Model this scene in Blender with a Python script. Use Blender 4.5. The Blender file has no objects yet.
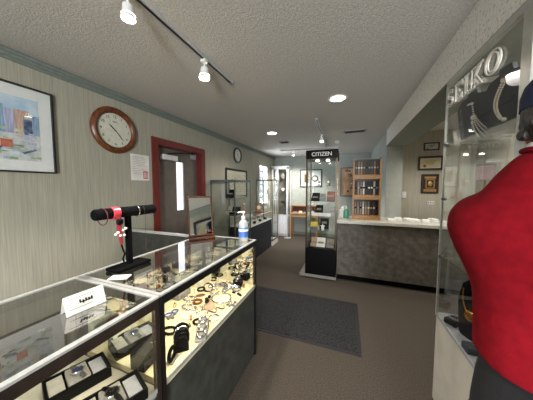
import bpy, bmesh, math, random
from mathutils import Vector, Matrix, Euler
random.seed(7)
S = bpy.context.scene
C = S.collection
PI = math.pi

# ------------------------------------------------------------------ materials
def lin(c):
    return tuple(((v/255)/12.92 if v/255 <= .04045 else ((v/255+.055)/1.055)**2.4) for v in c) + (1,)
MATS = {}
def mat(name, rgb, rough=.6, metal=0., rgb2=None, scale=40., stretch=(1,1,1), bump=0., bscale=None, emit=0., spec=None, detail=4, lo=.35, hi=.65):
    if name in MATS: return MATS[name]
    m = bpy.data.materials.new(name); m.use_nodes = True; MATS[name] = m
    nt = m.node_tree; b = nt.nodes['Principled BSDF']
    b.inputs['Base Color'].default_value = lin(rgb); b.inputs['Roughness'].default_value = rough
    b.inputs['Metallic'].default_value = metal
    if spec is not None: b.inputs['Specular IOR Level'].default_value = spec
    if emit:
        b.inputs['Emission Color'].default_value = lin(rgb); b.inputs['Emission Strength'].default_value = emit
    co = nt.nodes.new('ShaderNodeTexCoord'); mp = nt.nodes.new('ShaderNodeMapping'); mp.inputs['Scale'].default_value = stretch
    nt.links.new(co.outputs['Object'], mp.inputs['Vector'])
    n = nt.nodes.new('ShaderNodeTexNoise'); n.inputs['Scale'].default_value = scale; n.inputs['Detail'].default_value = detail
    nt.links.new(mp.outputs['Vector'], n.inputs['Vector'])
    if rgb2 is None: rgb2 = tuple(v*.93 for v in rgb)
    r = nt.nodes.new('ShaderNodeValToRGB'); e = r.color_ramp.elements
    e[0].position = lo; e[0].color = lin(rgb2); e[1].position = hi; e[1].color = lin(rgb)
    nt.links.new(n.outputs['Fac'], r.inputs['Fac']); nt.links.new(r.outputs['Color'], b.inputs['Base Color'])
    if bump:
        n2 = nt.nodes.new('ShaderNodeTexNoise'); n2.inputs['Scale'].default_value = bscale or scale; n2.inputs['Detail'].default_value = 3
        nt.links.new(mp.outputs['Vector'], n2.inputs['Vector'])
        bp = nt.nodes.new('ShaderNodeBump'); bp.inputs['Strength'].default_value = bump; bp.inputs['Distance'].default_value = .02
        nt.links.new(n2.outputs['Fac'], bp.inputs['Height']); nt.links.new(bp.outputs['Normal'], b.inputs['Normal'])
    return m
def glass(name, tint=(.97,.98,.975), boost=1.8, base=.045):
    if name in MATS: return MATS[name]
    m = bpy.data.materials.new(name); m.use_nodes = True; MATS[name] = m
    nt = m.node_tree; nt.nodes.clear(); N = nt.nodes.new; L = nt.links.new
    out = N('ShaderNodeOutputMaterial'); mix = N('ShaderNodeMixShader'); tr = N('ShaderNodeBsdfTransparent'); gl = N('ShaderNodeBsdfGlossy')
    tr.inputs['Color'].default_value = tint + (1,); gl.inputs['Roughness'].default_value = .004; gl.inputs['Color'].default_value = (1,1,1,1)
    lw = N('ShaderNodeLayerWeight'); lw.inputs['Blend'].default_value = .5
    p = N('ShaderNodeMath'); p.operation = 'POWER'; p.inputs[1].default_value = 5
    a = N('ShaderNodeMath'); a.operation = 'MULTIPLY_ADD'; a.inputs[1].default_value = (1-base)*boost*.9; a.inputs[2].default_value = base*boost
    g = N('ShaderNodeNewGeometry'); inv = N('ShaderNodeMath'); inv.operation = 'SUBTRACT'; inv.inputs[0].default_value = 1
    mu = N('ShaderNodeMath'); mu.operation = 'MULTIPLY'; mu.use_clamp = True
    L(lw.outputs['Facing'], p.inputs[0]); L(p.outputs[0], a.inputs[0]); L(g.outputs['Backfacing'], inv.inputs[1])
    L(a.outputs[0], mu.inputs[0]); L(inv.outputs[0], mu.inputs[1]); L(mu.outputs[0], mix.inputs[0])
    L(tr.outputs[0], mix.inputs[1]); L(gl.outputs[0], mix.inputs[2]); L(mix.outputs[0], out.inputs['Surface'])
    return m

WALLPAPER = mat('wallpaper', (174,171,156), .75, rgb2=(148,147,134), scale=26, stretch=(3,6,.12), bump=.12, detail=6, lo=.3, hi=.7)
TEAL = mat('sage_paint', (162,168,163), .7, rgb2=(154,160,155), scale=9)
NOOKW = mat('pale_wallpaper', (176,172,158), .75, rgb2=(160,158,146), scale=22, stretch=(6,3,.15), detail=5)
POPCORN = mat('popcorn_ceiling', (205,201,194), .95, rgb2=(186,182,176), scale=80, bump=.3, bscale=110, detail=6, lo=.38, hi=.6)
POPSOFF = mat('textured_soffit', (248,246,242), .9, rgb2=(214,209,202), scale=64, bump=.4, bscale=64, detail=3, lo=.36, hi=.44)
CARPET = mat('brown_carpet', (86,77,67), .95, rgb2=(54,48,41), scale=120, bump=.5, bscale=240, detail=8)
MATC = mat('charcoal_mat', (48,48,52), .95, rgb2=(13,13,16), scale=70, bump=.6, bscale=140, detail=3, lo=.4, hi=.62)
RUBBER = mat('black_rubber', (30,30,33), .7)
TRIMG = mat('green_trim', (122,132,126), .55)
LAMINATE = mat('grey_laminate', (100,95,87), .6, rgb2=(74,70,64), scale=16, bump=.1, detail=7)
LAMDARK = mat('dark_laminate', (66,68,64), .5, rgb2=(48,50,48), scale=14, detail=7)
COUNTERTOP = mat('pale_countertop', (196,196,188), .35, rgb2=(178,178,170), scale=60)
ALU = mat('aluminium', (208,210,210), .35, .45, scale=60)
SILVER = mat('silver', (222,222,224), .2, 1., scale=120)
GOLD = mat('gold', (206,150,58), .25, 1., scale=120)
BLACKM = mat('black_metal', (27,25,24), .35, .3, scale=60)
BROWNRAIL = mat('bronze_rail', (58,47,40), .35, .3, rgb2=(44,36,31), scale=20)
BLACK = mat('black_panel', (4,4,5), .45, scale=30, spec=.12)
VELVET = mat('black_velvet', (12,12,14), .95, rgb2=(6,6,8), scale=150, spec=.1)
SLATE = mat('slate_velvet', (46,52,62), .9, rgb2=(36,42,50), scale=60)
CREAM = mat('cream_liner', (232,218,176), .7, rgb2=(222,206,164), scale=18)
WHITE = mat('white_paint', (226,226,224), .45, scale=20)
PAPER = mat('white_paper', (236,234,230), .7, scale=12)
DIRTYW = mat('offwhite_cabinet', (206,202,192), .5, rgb2=(192,188,178), scale=8)
REDWOOD = mat('red_wood', (118,44,38), .4, rgb2=(96,34,30), scale=14, stretch=(5,5,.6), detail=6)
DOORBROWN = mat('taupe_door', (112,104,98), .5, rgb2=(102,94,88), scale=10)
OAK = mat('oak', (172,134,92), .5, rgb2=(142,106,70), scale=12, stretch=(1,1,6), detail=6)
WALNUT = mat('walnut', (120,68,36), .32, rgb2=(84,44,22), scale=18, stretch=(1,3,1), detail=6)
DARKWOOD = mat('dark_wood', (58,38,28), .4, rgb2=(40,26,19), scale=16, detail=6)
MAHOG = mat('mahogany', (78,44,30), .6, spec=.2, rgb2=(50,28,21), scale=16, detail=6)
PICBLACK = mat('black_frame', (24,24,26), .35)
MATBOARD = mat('white_matboard', (234,234,236), .8, rgb2=(230,230,232))
MIRROR = mat('mirror_glass', (226,230,228), .01, 1., rgb2=(225,229,227), scale=5)
RED = mat('red_knit', (132,16,28), .9, spec=.1, rgb2=(116,12,24), scale=34, bump=.15, bscale=420, detail=6)
BLACKCLOTH = mat('black_trousers', (20,20,23), .9, rgb2=(13,13,15), scale=60)
SKIN = mat('skin', (206,150,124), .55, rgb2=(192,134,108), scale=25)
HAIR = mat('dark_hair', (34,24,20), .5, rgb2=(18,12,10), scale=60, stretch=(1,1,.25), bump=.6, bscale=120)
NAVY = mat('navy_cap', (26,36,74), .85, scale=100)
LAMPLENS = mat('lamp_lens', (255,240,214), .3, emit=14.)
TRACKLENS = mat('track_lens', (255,246,230), .3, emit=22.)
LED = mat('led_strip', (255,226,170), .4, emit=5.)
DAYPANE = mat('daylit_pane', (240,246,255), .4, emit=.6, rgb2=(214,226,246), scale=2.5)
GLASS = glass('clear_glass', boost=3.4, base=.05)
GLASSF = glass('clear_front_glass', base=.03, boost=1.5)
PINK = mat('pink_beads', (206,62,78), .3, scale=90)
PEARL = mat('pearl', (248,243,236), .22, rgb2=(240,234,226), scale=200)
GREY = mat('grey_velvet', (142,138,130), .9, scale=80)
BLUE = mat('blue_enamel', (44,84,160), .3)
AMBER = mat('amber', (112,68,22), .25)
ORANGE = mat('orange_tag', (236,132,84), .5)
PALEBROWN = mat('taupe_velvet', (178,150,126), .9)
VINYL = mat('grey_vinyl', (160,160,164), .5)
DIAL = mat('ivory_dial', (236,232,218), .5)
GREENP = mat('green_gel', (84,160,132), .15)
LABELB = mat('blue_label', (66,110,190), .4)
BOTTLE = mat('clear_plastic', (168,175,180), .2, scale=20)
YELLOW = mat('yellow_card', (214,190,70), .6)
ROSE = mat('rosewood_box', (112,50,36), .35)
PEACH = mat('peach_print', (226,186,152), .7, rgb2=(206,150,118), scale=7)
PARCH = mat('parchment', (222,208,170), .7, rgb2=(206,188,146), scale=9)
NAVYP = mat('dark_navy_panel', (34,38,50), .45)

# ------------------------------------------------------------------ mesh builder
class MB:
    def __init__(s): s.v=[]; s.f=[]; s.m=[]; s.s=[]
    def add(s, vs, fs, m=0, sm=False):
        o=len(s.v); s.v+=[tuple(v) for v in vs]
        for f in fs: s.f.append([i+o for i in f]); s.m.append(m); s.s.append(sm)
        return s
    def box(s, a, b, m=0, M=None, bev=0):
        x0,x1=sorted((a[0],b[0])); y0,y1=sorted((a[1],b[1])); z0,z1=sorted((a[2],b[2]))
        if bev:
            bm=bmesh.new(); bmesh.ops.create_cube(bm,size=1)
            for v in bm.verts: v.co=Vector(((v.co.x+.5)*(x1-x0)+x0,(v.co.y+.5)*(y1-y0)+y0,(v.co.z+.5)*(z1-z0)+z0))
            bmesh.ops.bevel(bm,geom=bm.edges[:],offset=bev,segments=2,profile=.6,affect='EDGES')
            bm.verts.index_update()
            vs=[v.co.copy() for v in bm.verts]; fs=[[v.index for v in f.verts] for f in bm.faces]; bm.free()
        else:
            vs=[Vector(p) for p in ((x0,y0,z0),(x1,y0,z0),(x1,y1,z0),(x0,y1,z0),(x0,y0,z1),(x1,y0,z1),(x1,y1,z1),(x0,y1,z1))]
            fs=[(0,3,2,1),(4,5,6,7),(0,1,5,4),(1,2,6,5),(2,3,7,6),(3,0,4,7)]
        if M is not None: vs=[M@Vector(v) for v in vs]
        return s.add(vs,fs,m,False)
    def loft(s, rings, m=0, cap=True, sm=True, closed=False):
        n=len(rings[0]); vs=[v for r in rings for v in r]; fs=[]
        k=len(rings)
        for i in range(k if closed else k-1):
            a=i*n; b=((i+1)%k)*n
            for j in range(n): fs.append((a+j,a+(j+1)%n,b+(j+1)%n,b+j))
        if cap and not closed:
            fs.append(tuple(range(n))[::-1]); fs.append(tuple(range((k-1)*n,k*n)))
        return s.add(vs,fs,m,sm)
    def tube(s, pts, r, n=8, m=0, closed=False, cap=True):
        pts=[Vector(p) for p in pts]; k=len(pts); rs=r if isinstance(r,(list,tuple)) else [r]*k
        rings=[]; up=None
        for i,p in enumerate(pts):
            if closed: t=pts[(i+1)%k]-pts[i-1]
            else: t=pts[min(i+1,k-1)]-pts[max(i-1,0)]
            t.normalize()
            if up is None:
                up=Vector((0,0,1)) if abs(t.z)<.9 else Vector((1,0,0))
            a=t.cross(up)
            if a.length<1e-6: a=t.cross(Vector((0,1,0)))
            a.normalize(); b=a.cross(t); up=b
            rings.append([p+a*rs[i]*math.cos(2*PI*j/n)+b*rs[i]*math.sin(2*PI*j/n) for j in range(n)])
        return s.loft([r_[::-1] for r_ in rings],m,cap,True,closed)
    def cyl(s, a, b, r, r2=None, n=16, m=0):
        a=Vector(a); b=Vector(b); t=(b-a).normalized(); u=Vector((0,0,1)) if abs(t.z)<.9 else Vector((1,0,0))
        x=t.cross(u).normalized(); y=t.cross(x); r2=r if r2 is None else r2
        R=lambda p,q:[p+x*q*math.cos(2*PI*j/n)+y*q*math.sin(2*PI*j/n) for j in range(n)]
        o=len(s.v); s.add(R(a,r)+R(b,r2),[(j,(j+1)%n,n+(j+1)%n,n+j) for j in range(n)],m,True)
        for f in (tuple(range(n))[::-1],tuple(range(n,2*n))): s.f.append([i+o for i in f]); s.m.append(m); s.s.append(False)
        return s
    def lathe(s, prof, c=(0,0,0), axis='z', n=24, m=0, sm=True, flat_cap=True):
        c=Vector(c); rings=[]
        for r,h in prof:
            ring=[]
            for j in range(n):
                a=2*PI*j/n; p=(r*math.cos(a),r*math.sin(a),h)
                if axis=='x': p=(h,r*math.cos(a),r*math.sin(a))
                if axis=='y': p=(r*math.sin(a),h,r*math.cos(a))
                ring.append(c+Vector(p))
            rings.append(ring)
        ann=prof[0][0]>.005 and prof[-1][0]>.005
        return s.loft(rings,m,not ann,sm,ann)
    def ball(s, c, r, n=10, m=0, sc=(1,1,1), M=None):
        c=Vector(c); vs=[];fs=[]; k=max(4,n//2+1)
        for i in range(1,k):
            t=PI*i/k
            for j in range(n):
                a=2*PI*j/n; v=Vector((math.sin(t)*math.cos(a)*sc[0],math.sin(t)*math.sin(a)*sc[1],math.cos(t)*sc[2]))*r
                vs.append(c+(M@v if M is not None else v))
        top=Vector((0,0,r*sc[2])); bot=-top
        vs.append(c+(M@top if M is not None else top)); vs.append(c+(M@bot if M is not None else bot)); T=len(vs)-2;B=T+1
        for i in range(k-2):
            for j in range(n): fs.append((i*n+j,(i+1)*n+j,(i+1)*n+(j+1)%n,i*n+(j+1)%n))
        for j in range(n): fs.append((T,j,(j+1)%n)); fs.append((B,(k-2)*n+(j+1)%n,(k-2)*n+j))
        return s.add(vs,fs,m,True)
    def prism(s, poly, z0, z1, m=0, M=None):
        n=len(poly); vs=[Vector((p[0],p[1],z0)) for p in poly]+[Vector((p[0],p[1],z1)) for p in poly]
        if M is not None: vs=[M@v for v in vs]
        fs=[tuple(range(n))[::-1],tuple(range(n,2*n))]+[(j,(j+1)%n,n+(j+1)%n,n+j) for j in range(n)]
        return s.add(vs,fs,m)
    def torus(s, c, R, r, axis='z', n=24, k=8, m=0, arc=(0,2*PI), M=None):
        full=abs(arc[1]-arc[0]-2*PI)<1e-6; pts=[]
        N=n if full else n+1
        for i in range(N):
            a=arc[0]+(arc[1]-arc[0])*i/n; q=(R*math.cos(a),R*math.sin(a),0)
            if axis=='x': q=(0,R*math.cos(a),R*math.sin(a))
            if axis=='y': q=(R*math.cos(a),0,R*math.sin(a))
            q=Vector(q)
            if M is not None: q=M@q
            pts.append(Vector(c)+q)
        return s.tube(pts,r,k,m,closed=full)
    def xf(s, M):
        s.v=[tuple(M@Vector(v)) for v in s.v]; return s
    def build(s, name, mats, parent=None, world=False):
        off=Vector((0,0,0))
        if parent is not None and world:
            p=parent
            while p is not None: off+=Vector(p.location); p=p.parent
        me=bpy.data.meshes.new(name)
        me.from_pydata([tuple(Vector(v)-off) for v in s.v],[],s.f)
        ms=mats if isinstance(mats,(list,tuple)) else [mats]
        for q in ms: me.materials.append(q)
        for p,mi,sm in zip(me.polygons,s.m,s.s): p.material_index=mi; p.use_smooth=sm
        bm=bmesh.new(); bm.from_mesh(me); bmesh.ops.recalc_face_normals(bm,faces=bm.faces[:]); bm.to_mesh(me); bm.free()
        me.update()
        if any(s.s): me.set_sharp_from_angle(angle=math.radians(42))
        o=bpy.data.objects.new(name,me); C.objects.link(o)
        if parent is not None: o.parent=parent
        return o
def B(*boxes, **k):
    m=MB()
    for a,b in boxes: m.box(a,b,**k)
    return m

def tag(o, label, cat, group=None):
    o['label']=label; o['category']=cat
    if group: o['group']=group
    return o
def thing(name, label, cat, loc=(0,0,0), rz=0., group=None):
    o=bpy.data.objects.new(name,None); C.objects.link(o); o.location=loc; o.rotation_euler=(0,0,rz); o.empty_display_size=.05
    return tag(o,label,cat,group)
def solo(name, mb, mats, label, cat, loc=None, rz=0, group=None):
    o=mb.build(name,mats)
    if loc is not None: o.location=loc
    o.rotation_euler=(0,0,rz)
    return tag(o,label,cat,group)
def struct(name, mb, m, parent=None):
    o=mb.build(name,m,parent)
    if parent is None: o['kind']='structure'
    return o
def dup(root, loc, rz, label, group=None):
    r=root.copy(); C.objects.link(r); r.location=loc; r.rotation_euler=(0,0,rz); r['label']=label
    if group: r['group']=group
    for ch in list(root.children):
        c=ch.copy(); C.objects.link(c); c.parent=r
        for g in list(ch.children):
            d=g.copy(); C.objects.link(d); d.parent=c
    return r
def baked(o):
    dg=bpy.context.evaluated_depsgraph_get(); me=bpy.data.meshes.new_from_object(o.evaluated_get(dg))
    return me
def textmb(body, size, depth=.002, M=None, align='CENTER', bold=0.):
    cu=bpy.data.curves.new('t','FONT'); cu.body=body; cu.size=size; cu.extrude=depth/2; cu.align_x=align; cu.align_y='CENTER'; cu.offset=bold
    o=bpy.data.objects.new('t',cu); C.objects.link(o)
    me=baked(o); m=MB(); vs=[v.co.copy() for v in me.vertices]
    if M is not None: vs=[M@v for v in vs]
    m.add(vs,[list(p.vertices) for p in me.polygons])
    bpy.data.objects.remove(o); bpy.data.curves.remove(cu); bpy.data.meshes.remove(me)
    return m
# frames of reference for things on walls: local (u right, v up, w out of the wall)
ML=Matrix(((0,0,1,0),(1,0,0,0),(0,1,0,0),(0,0,0,1)))      # on the left wall: u=+y, v=+z, out=+x
MBK=Matrix(((1,0,0,0),(0,0,-1,0),(0,1,0,0),(0,0,0,1)))    # on a wall facing -y: u=+x, v=+z, out=-y
MR=Matrix(((0,0,-1,0),(-1,0,0,0),(0,1,0,0),(0,0,0,1)))    # on a wall facing -x: u=-y, v=+z, out=-x

# ------------------------------------------------------------------ camera
YAW=math.atan(80/212.); PIT=math.atan(13/212.)
cd=bpy.data.cameras.new('camera'); cam=bpy.data.objects.new('camera',cd); C.objects.link(cam)
cam.location=(0,0,1.5); cam.rotation_euler=Euler((PI/2-PIT,0,YAW),'XYZ')
cd.sensor_fit='HORIZONTAL'; cd.sensor_width=36; cd.lens=36*212/533.; cd.clip_start=.02
S.camera=cam

# ------------------------------------------------------------------ setting
H=2.45; XL=-2.2; YB=6.57; YR=-2.6
struct('floor', B(((XL-.15,YR-.1,-.1),(2.1,YB+.1,0))), CARPET)
struct('ceiling', B(((XL-.15,YR-.1,H),(2.1,YB+.1,H+.1))), POPCORN)
dy0,dy1,dz=1.99,2.86,2.04
wy0,wy1,wz0,wz1=5.27,5.87,1.02,2.1
X2=XL-.14
struct('wall_left', B(((X2,YR,0),(XL,dy0,H)),((X2,dy0,dz),(XL,dy1,H)),((X2,dy1,0),(XL,wy0,H)),
      ((X2,wy0,0),(XL,wy1,wz0)),((X2,wy0,wz1),(XL,wy1,H)),((X2,wy1,0),(XL,YB,H))), WALLPAPER)
struct('wall_back', B(((X2,YB,0),(.75,YB+.1,H))), TEAL)
struct('wall_partition', B(((.62,4.1,0),(.86,YB,H)),((.86,4.4,0),(.9,YB,H))), TEAL)
struct('wall_alcove', B(((.86,4.4,0),(2.0,4.5,H))), NOOKW)
struct('wall_right', B(((1.95,1.78,0),(2.05,4.4,H)),((1.08,YR,0),(1.18,1.72,H)),((1.08,1.72,0),(2.05,1.78,H))), NOOKW)
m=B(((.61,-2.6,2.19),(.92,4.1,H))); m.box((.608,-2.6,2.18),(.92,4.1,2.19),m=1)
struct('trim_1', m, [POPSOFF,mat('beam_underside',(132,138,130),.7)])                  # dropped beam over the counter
m=MB()
m.box((XL,YR,H-.055),(XL+.022,YB,H)); m.box((XL,YR,H-.075),(XL+.012,YB,H-.055)); m.tube([(XL+.024,YR,H-.02),(XL+.024,YB,H-.02)],.014)
struct('trim_2', m, TRIMG)
struct('baseboard_left', B(((XL,YR,0),(XL+.015,dy0-.08,.09)),((XL,dy1+.08,0),(XL+.015,YB,.09))), TRIMG)
struct('baseboard_back', B(((XL,YB-.015,0),(.62,YB,.09))), TRIMG)
# rear wall behind the camera with an added, unseen window that lets in fill light
struct('wall_rear', B(((X2,YR-.1,0),(2.05,YR,.6)),((X2,YR-.1,2.2),(2.05,YR,H)),((X2,YR-.1,.6),(.15,YR,2.2)),((.95,YR-.1,.6),(2.05,YR,2.2))), NOOKW)
m=MB()
for x in (.15,.53,.91): m.box((x,YR-.08,.6),(x+.04,YR-.02,2.2))
m.box((.15,YR-.08,.6),(.95,YR-.02,.64)); m.box((.15,YR-.08,2.16),(.95,YR-.02,2.2))
w2=struct('fill_window', m, ALU)
B(((.19,YR-.055,.64),(.91,YR-.045,2.16))).build('pane',GLASS,w2)
# far window on the left wall
m=MB()
for y in (wy0,wy1-.03): m.box((XL-.1,y,wz0),(XL+.015,y+.03,wz1))
for z in (wz0,wz1-.03): m.box((XL-.1,wy0,z),(XL+.015,wy1,z+.03))
w1=struct('window_1', m, WHITE)
B(((XL-.09,wy0+.03,wz0+.03),(XL-.08,wy1-.03,wz1-.03))).build('pane',DAYPANE,w1)
m=MB()
for k in range(4): m.box((XL-.05,wy0+.1+k*.12,wz0+.03),(XL-.03,wy0+.118+k*.12,wz1-.03))
for k in range(5): m.box((XL-.05,wy0+.03,wz0+.18+k*.18),(XL-.03,wy1-.03,wz0+.2+k*.18))
m.build('window_bars',BLACKM,w1)
# red framed door
fr=MB()
for y0,y1 in ((dy0-.07,dy0+.02),(dy1-.02,dy1+.07)): fr.box((X2,y0,0),(XL+.02,y1,dz+.07),bev=.004)
fr.box((X2,dy0+.02,dz-.02),(XL+.02,dy1-.02,dz+.07),bev=.004)
d1=struct('door_1', fr, REDWOOD)
sx0,sx1=X2+.012,X2+.055
m=MB(); gy0,gy1,gz0,gz1=2.40,2.55,1.16,1.86
m.box((sx0,dy0+.02,.01),(sx1,gy0,dz-.02)); m.box((sx0,gy1,.01),(sx1,dy1-.02,dz-.02)); m.box((sx0,gy0,.01),(sx1,gy1,gz0)); m.box((sx0,gy0,gz1),(sx1,gy1,dz-.02))
sl=m.build('door_slab',DOORBROWN,d1)
B(((sx0+.01,gy0,gz0),(sx0+.02,gy1,gz1))).build('window_pane',DAYPANE,sl)
m=MB(); m.box((sx1,2.12,1.86),(sx1+.06,2.38,1.93),bev=.008); m.build('door_closer',WHITE,d1)
m=MB(); m.tube([(sx1+.05,2.2,1.94),(sx1+.12,2.45,1.98),(sx1+.05,2.7,2.0)],.009); m.build('closer_arm',BLACKM,d1)
m=MB(); m.cyl((sx1,2.78,1.0),(sx1+.05,2.78,1.0),.02); m.ball((sx1+.07,2.78,1.0),.03); m.build('door_knob',SILVER,d1)
m=MB(); m.box((sx1,2.70,1.93),(sx1+.04,2.78,2.0)); m.build('contact_sensor',VINYL,d1)
# light switch plates
o=solo('switch_plate', MB().box((-.055,-.008,-.03),(.055,0,.03),bev=.003), WHITE,'white three-gang light switch plate below the dark plaque in the alcove','switch',(1.355,4.4,1.23))
for k in (-1,0,1): MB().box((-.008+k*.034,-.013,-.014),(.008+k*.034,-.007,.014)).build('rocker',VINYL,o)
o=solo('thermostat', MB().box((-.035,-.03,-.055),(.035,0,.055),bev=.006), WHITE,'small white wall thermostat left in the alcove above the counter','thermostat',(.955,4.402,1.36))

# ------------------------------------------------------------------ ceiling fixtures
def spot(loc, energy, size=2.0, col=(1,.93,.83), aim=None, blend=.6, r=.04):
    l=bpy.data.lights.new('lamp','SPOT'); l.energy=energy; l.spot_size=size; l.spot_blend=blend; l.color=col; l.shadow_soft_size=r
    o=bpy.data.objects.new('lamp',l); C.objects.link(o); o.location=loc
    d=(Vector(aim)-Vector(loc)) if aim else Vector((0,0,-1)); o.rotation_euler=d.to_track_quat('-Z','Y').to_euler()
    return o
def downlight(x,y,label,e):
    t=thing('recessed_light',label,'ceiling light',(x,y,H),0,'recessed ceiling lights')
    MB().lathe([(.072,-.001),(.098,-.001),(.098,-.006),(.09,-.012),(.074,-.008)],n=32).build('trim_ring',WHITE,t)
    MB().lathe([(.001,-.002),(.074,-.002),(.072,-.006),(.04,-.011),(.001,-.012)],n=32).build('lens',LAMPLENS,t)
    spot((x,y,H-.03),e,2.6,r=.07)
downlight(-.11,2.45,'larger round recessed light, nearest to the middle of the ceiling',26)
downlight(-1.25,3.59,'smaller glowing recessed light near the left wall, farther back',26)
downlight(1.35,3.1,'added recessed light, hidden over the alcove behind the counter',48)  # hidden lamp added to brighten the alcove
downlight(-1.1,-.7,'added unseen recessed light behind the camera',30)  # out of view, added to light the near half of the room
downlight(-.1,-1.2,'added unseen recessed light near the rear fill window',30)  # another unseen lamp put in as room fill
def track(name,a,b,label):
    a=Vector(a);b=Vector(b);d=(b-a);L=d.length
    t=thing(name,label,'track light rail',tuple((a+b)/2),math.atan2(d.y,d.x),'ceiling track rails')
    m=MB(); m.box((-L/2,-.016,-.022),(L/2,.016,0),bev=.002); m.build('rail',ALU if name!='x' else ALU,t)
    m=MB(); m.box((-L/2+.02,-.007,-.0255),(L/2-.02,.007,-.0235)); m.build('slot',BLACKM,t)
    for x_ in (-L/2-.012,L/2): MB().box((x_,-.018,-.024),(x_+.012,.018,0)).build('end_cap',VINYL,t)
track('track_rail',(-.99,.15,H),(-.99,1.73,H),'long ceiling track rail at upper left above the near display case')
track('track_rail',(-.41,3.05,H),(-.46,5.2,H),'ceiling track rail running back above the tall black tower')
track('track_rail',(-1.6,5.34,H),(-.2,5.34,H),'far ceiling track rail set crosswise near the back wall')
def head(x,y,aim,label,e,K=Matrix.Scale(.8,4)):
    t=thing('spotlight_head',label,'spotlight',(x,y,H-.026),0,'track spotlights')
    MB().box((-.02,-.02,-.02),(.02,.02,0),bev=.004).build('adapter',WHITE,t)
    MB().tube([(0,0,-.02),(0,0,-.06)],.007).build('stem',WHITE,t)
    d=(Vector(aim)-Vector((x,y,H-.1))).normalized(); c=Vector((0,0,-.09)); q=d.to_track_quat('Z','Y').to_matrix().to_4x4(); q.translation=c
    MB().lathe([(.012,-.05),(.034,-.04),(.038,0),(.05,.055),(.046,.055),(.034,.03)],n=24).xf(q@K).build('lamp_housing',WHITE,t)
    MB().lathe([(.001,.03),(.045,.03),(.045,.05),(.03,.056),(.001,.058)],n=24).xf(q@K).build('bulb_face',TRACKLENS,t)
    spot(tuple(Vector((x,y,H-.116))+d*.075),e,1.9,aim=aim,r=.045)
head(-.99,.76,(-.95,.75,.6),'white track spotlight nearest the camera, at the top left',30,Matrix.Scale(.66,4))
head(-.99,1.34,(-.93,1.2,.5),'white track spotlight at the far end of the long upper left rail',30)
head(-.43,3.9,(-.4,4.2,.2),'white track spotlight on the rail above the black tower',55)
head(-1.28,5.34,(-1.5,6.2,.9),'white spotlight on the crosswise rail at the back of the shop',85)
def vent(x,y,w,d,label,ang=0):
    t=thing('ceiling_vent',label,'vent',(x,y,H),ang,'ceiling air vents')
    m=MB(); e=.02
    m.box((-w/2,-d/2,-.012),(w/2,-d/2+e,0)); m.box((-w/2,d/2-e,-.012),(w/2,d/2,0)); m.box((-w/2,-d/2,-.012),(-w/2+e,d/2,0)); m.box((w/2-e,-d/2,-.012),(w/2,d/2,0))
    m.build('vent_frame',VINYL,t)
    B(((-w/2+e,-d/2+e,-.003),(w/2-e,d/2-e,-.001))).build('duct_opening',BLACK,t)
    m=MB(); n=5
    for k in range(n):
        y0=-d/2+e+(d-2*e)*(k+.5)/n; m.box((-w/2+e,-.008,-.001),(w/2-e,.008,.001),M=Matrix.Translation((0,y0,-.008))@Matrix.Rotation(.7,4,'X'))
    m.build('louvre',mat('dark_vent',(92,88,82),.5),t)
vent(.11,3.96,.34,.17,'wide rectangular ceiling vent right of the track rail')
vent(-1.26,4.39,.2,.2,'small dark square ceiling vent near the back left')
o=solo('smoke_detector', MB().lathe([(.055,0),(.055,-.02),(.04,-.032),(.001,-.034)],n=24), WHITE,'small round white smoke detector on ceiling beside the tower rail','smoke detector',(-.2,4.75,H))

# ------------------------------------------------------------------ wall pieces
def picture(name,label,cat,M,c,w,h,fw,fm,matw,matm,art,artm,group=None,d=.022,glassy=True):
    """c = centre on the wall; w,h outer size; local u,v,out"""
    t=thing(name,label,cat,c,0,group); R=M.to_3x3().to_4x4()
    m=MB()
    for a,b in (((-w/2,-h/2,0),(w/2,-h/2+fw,d)),((-w/2,h/2-fw,0),(w/2,h/2,d)),((-w/2,-h/2+fw,0),(-w/2+fw,h/2-fw,d)),((w/2-fw,-h/2+fw,0),(w/2,h/2-fw,d))): m.box(a,b,M=R,bev=.002)
    m.build('frame',fm,t)
    iw,ih=w/2-fw,h/2-fw
    if matw>0: MB().box((-iw,-ih,.002),(iw,ih,.006),M=R).build('mat_board',matm,t)
    aw,ah=iw-matw,ih-matw
    a=MB(); art(a,aw,ah,R); a.build('print',artm,t)
    if glassy: MB().box((-iw,-ih,.0125),(iw,ih,.0145),M=R).build('glazing',GLASSF,t)
    return t
def rect(a,u0,v0,u1,v1,R,m,z=.007): a.box((u0,v0,z),(u1,v1,z+.0006),m=m,M=R)
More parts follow.
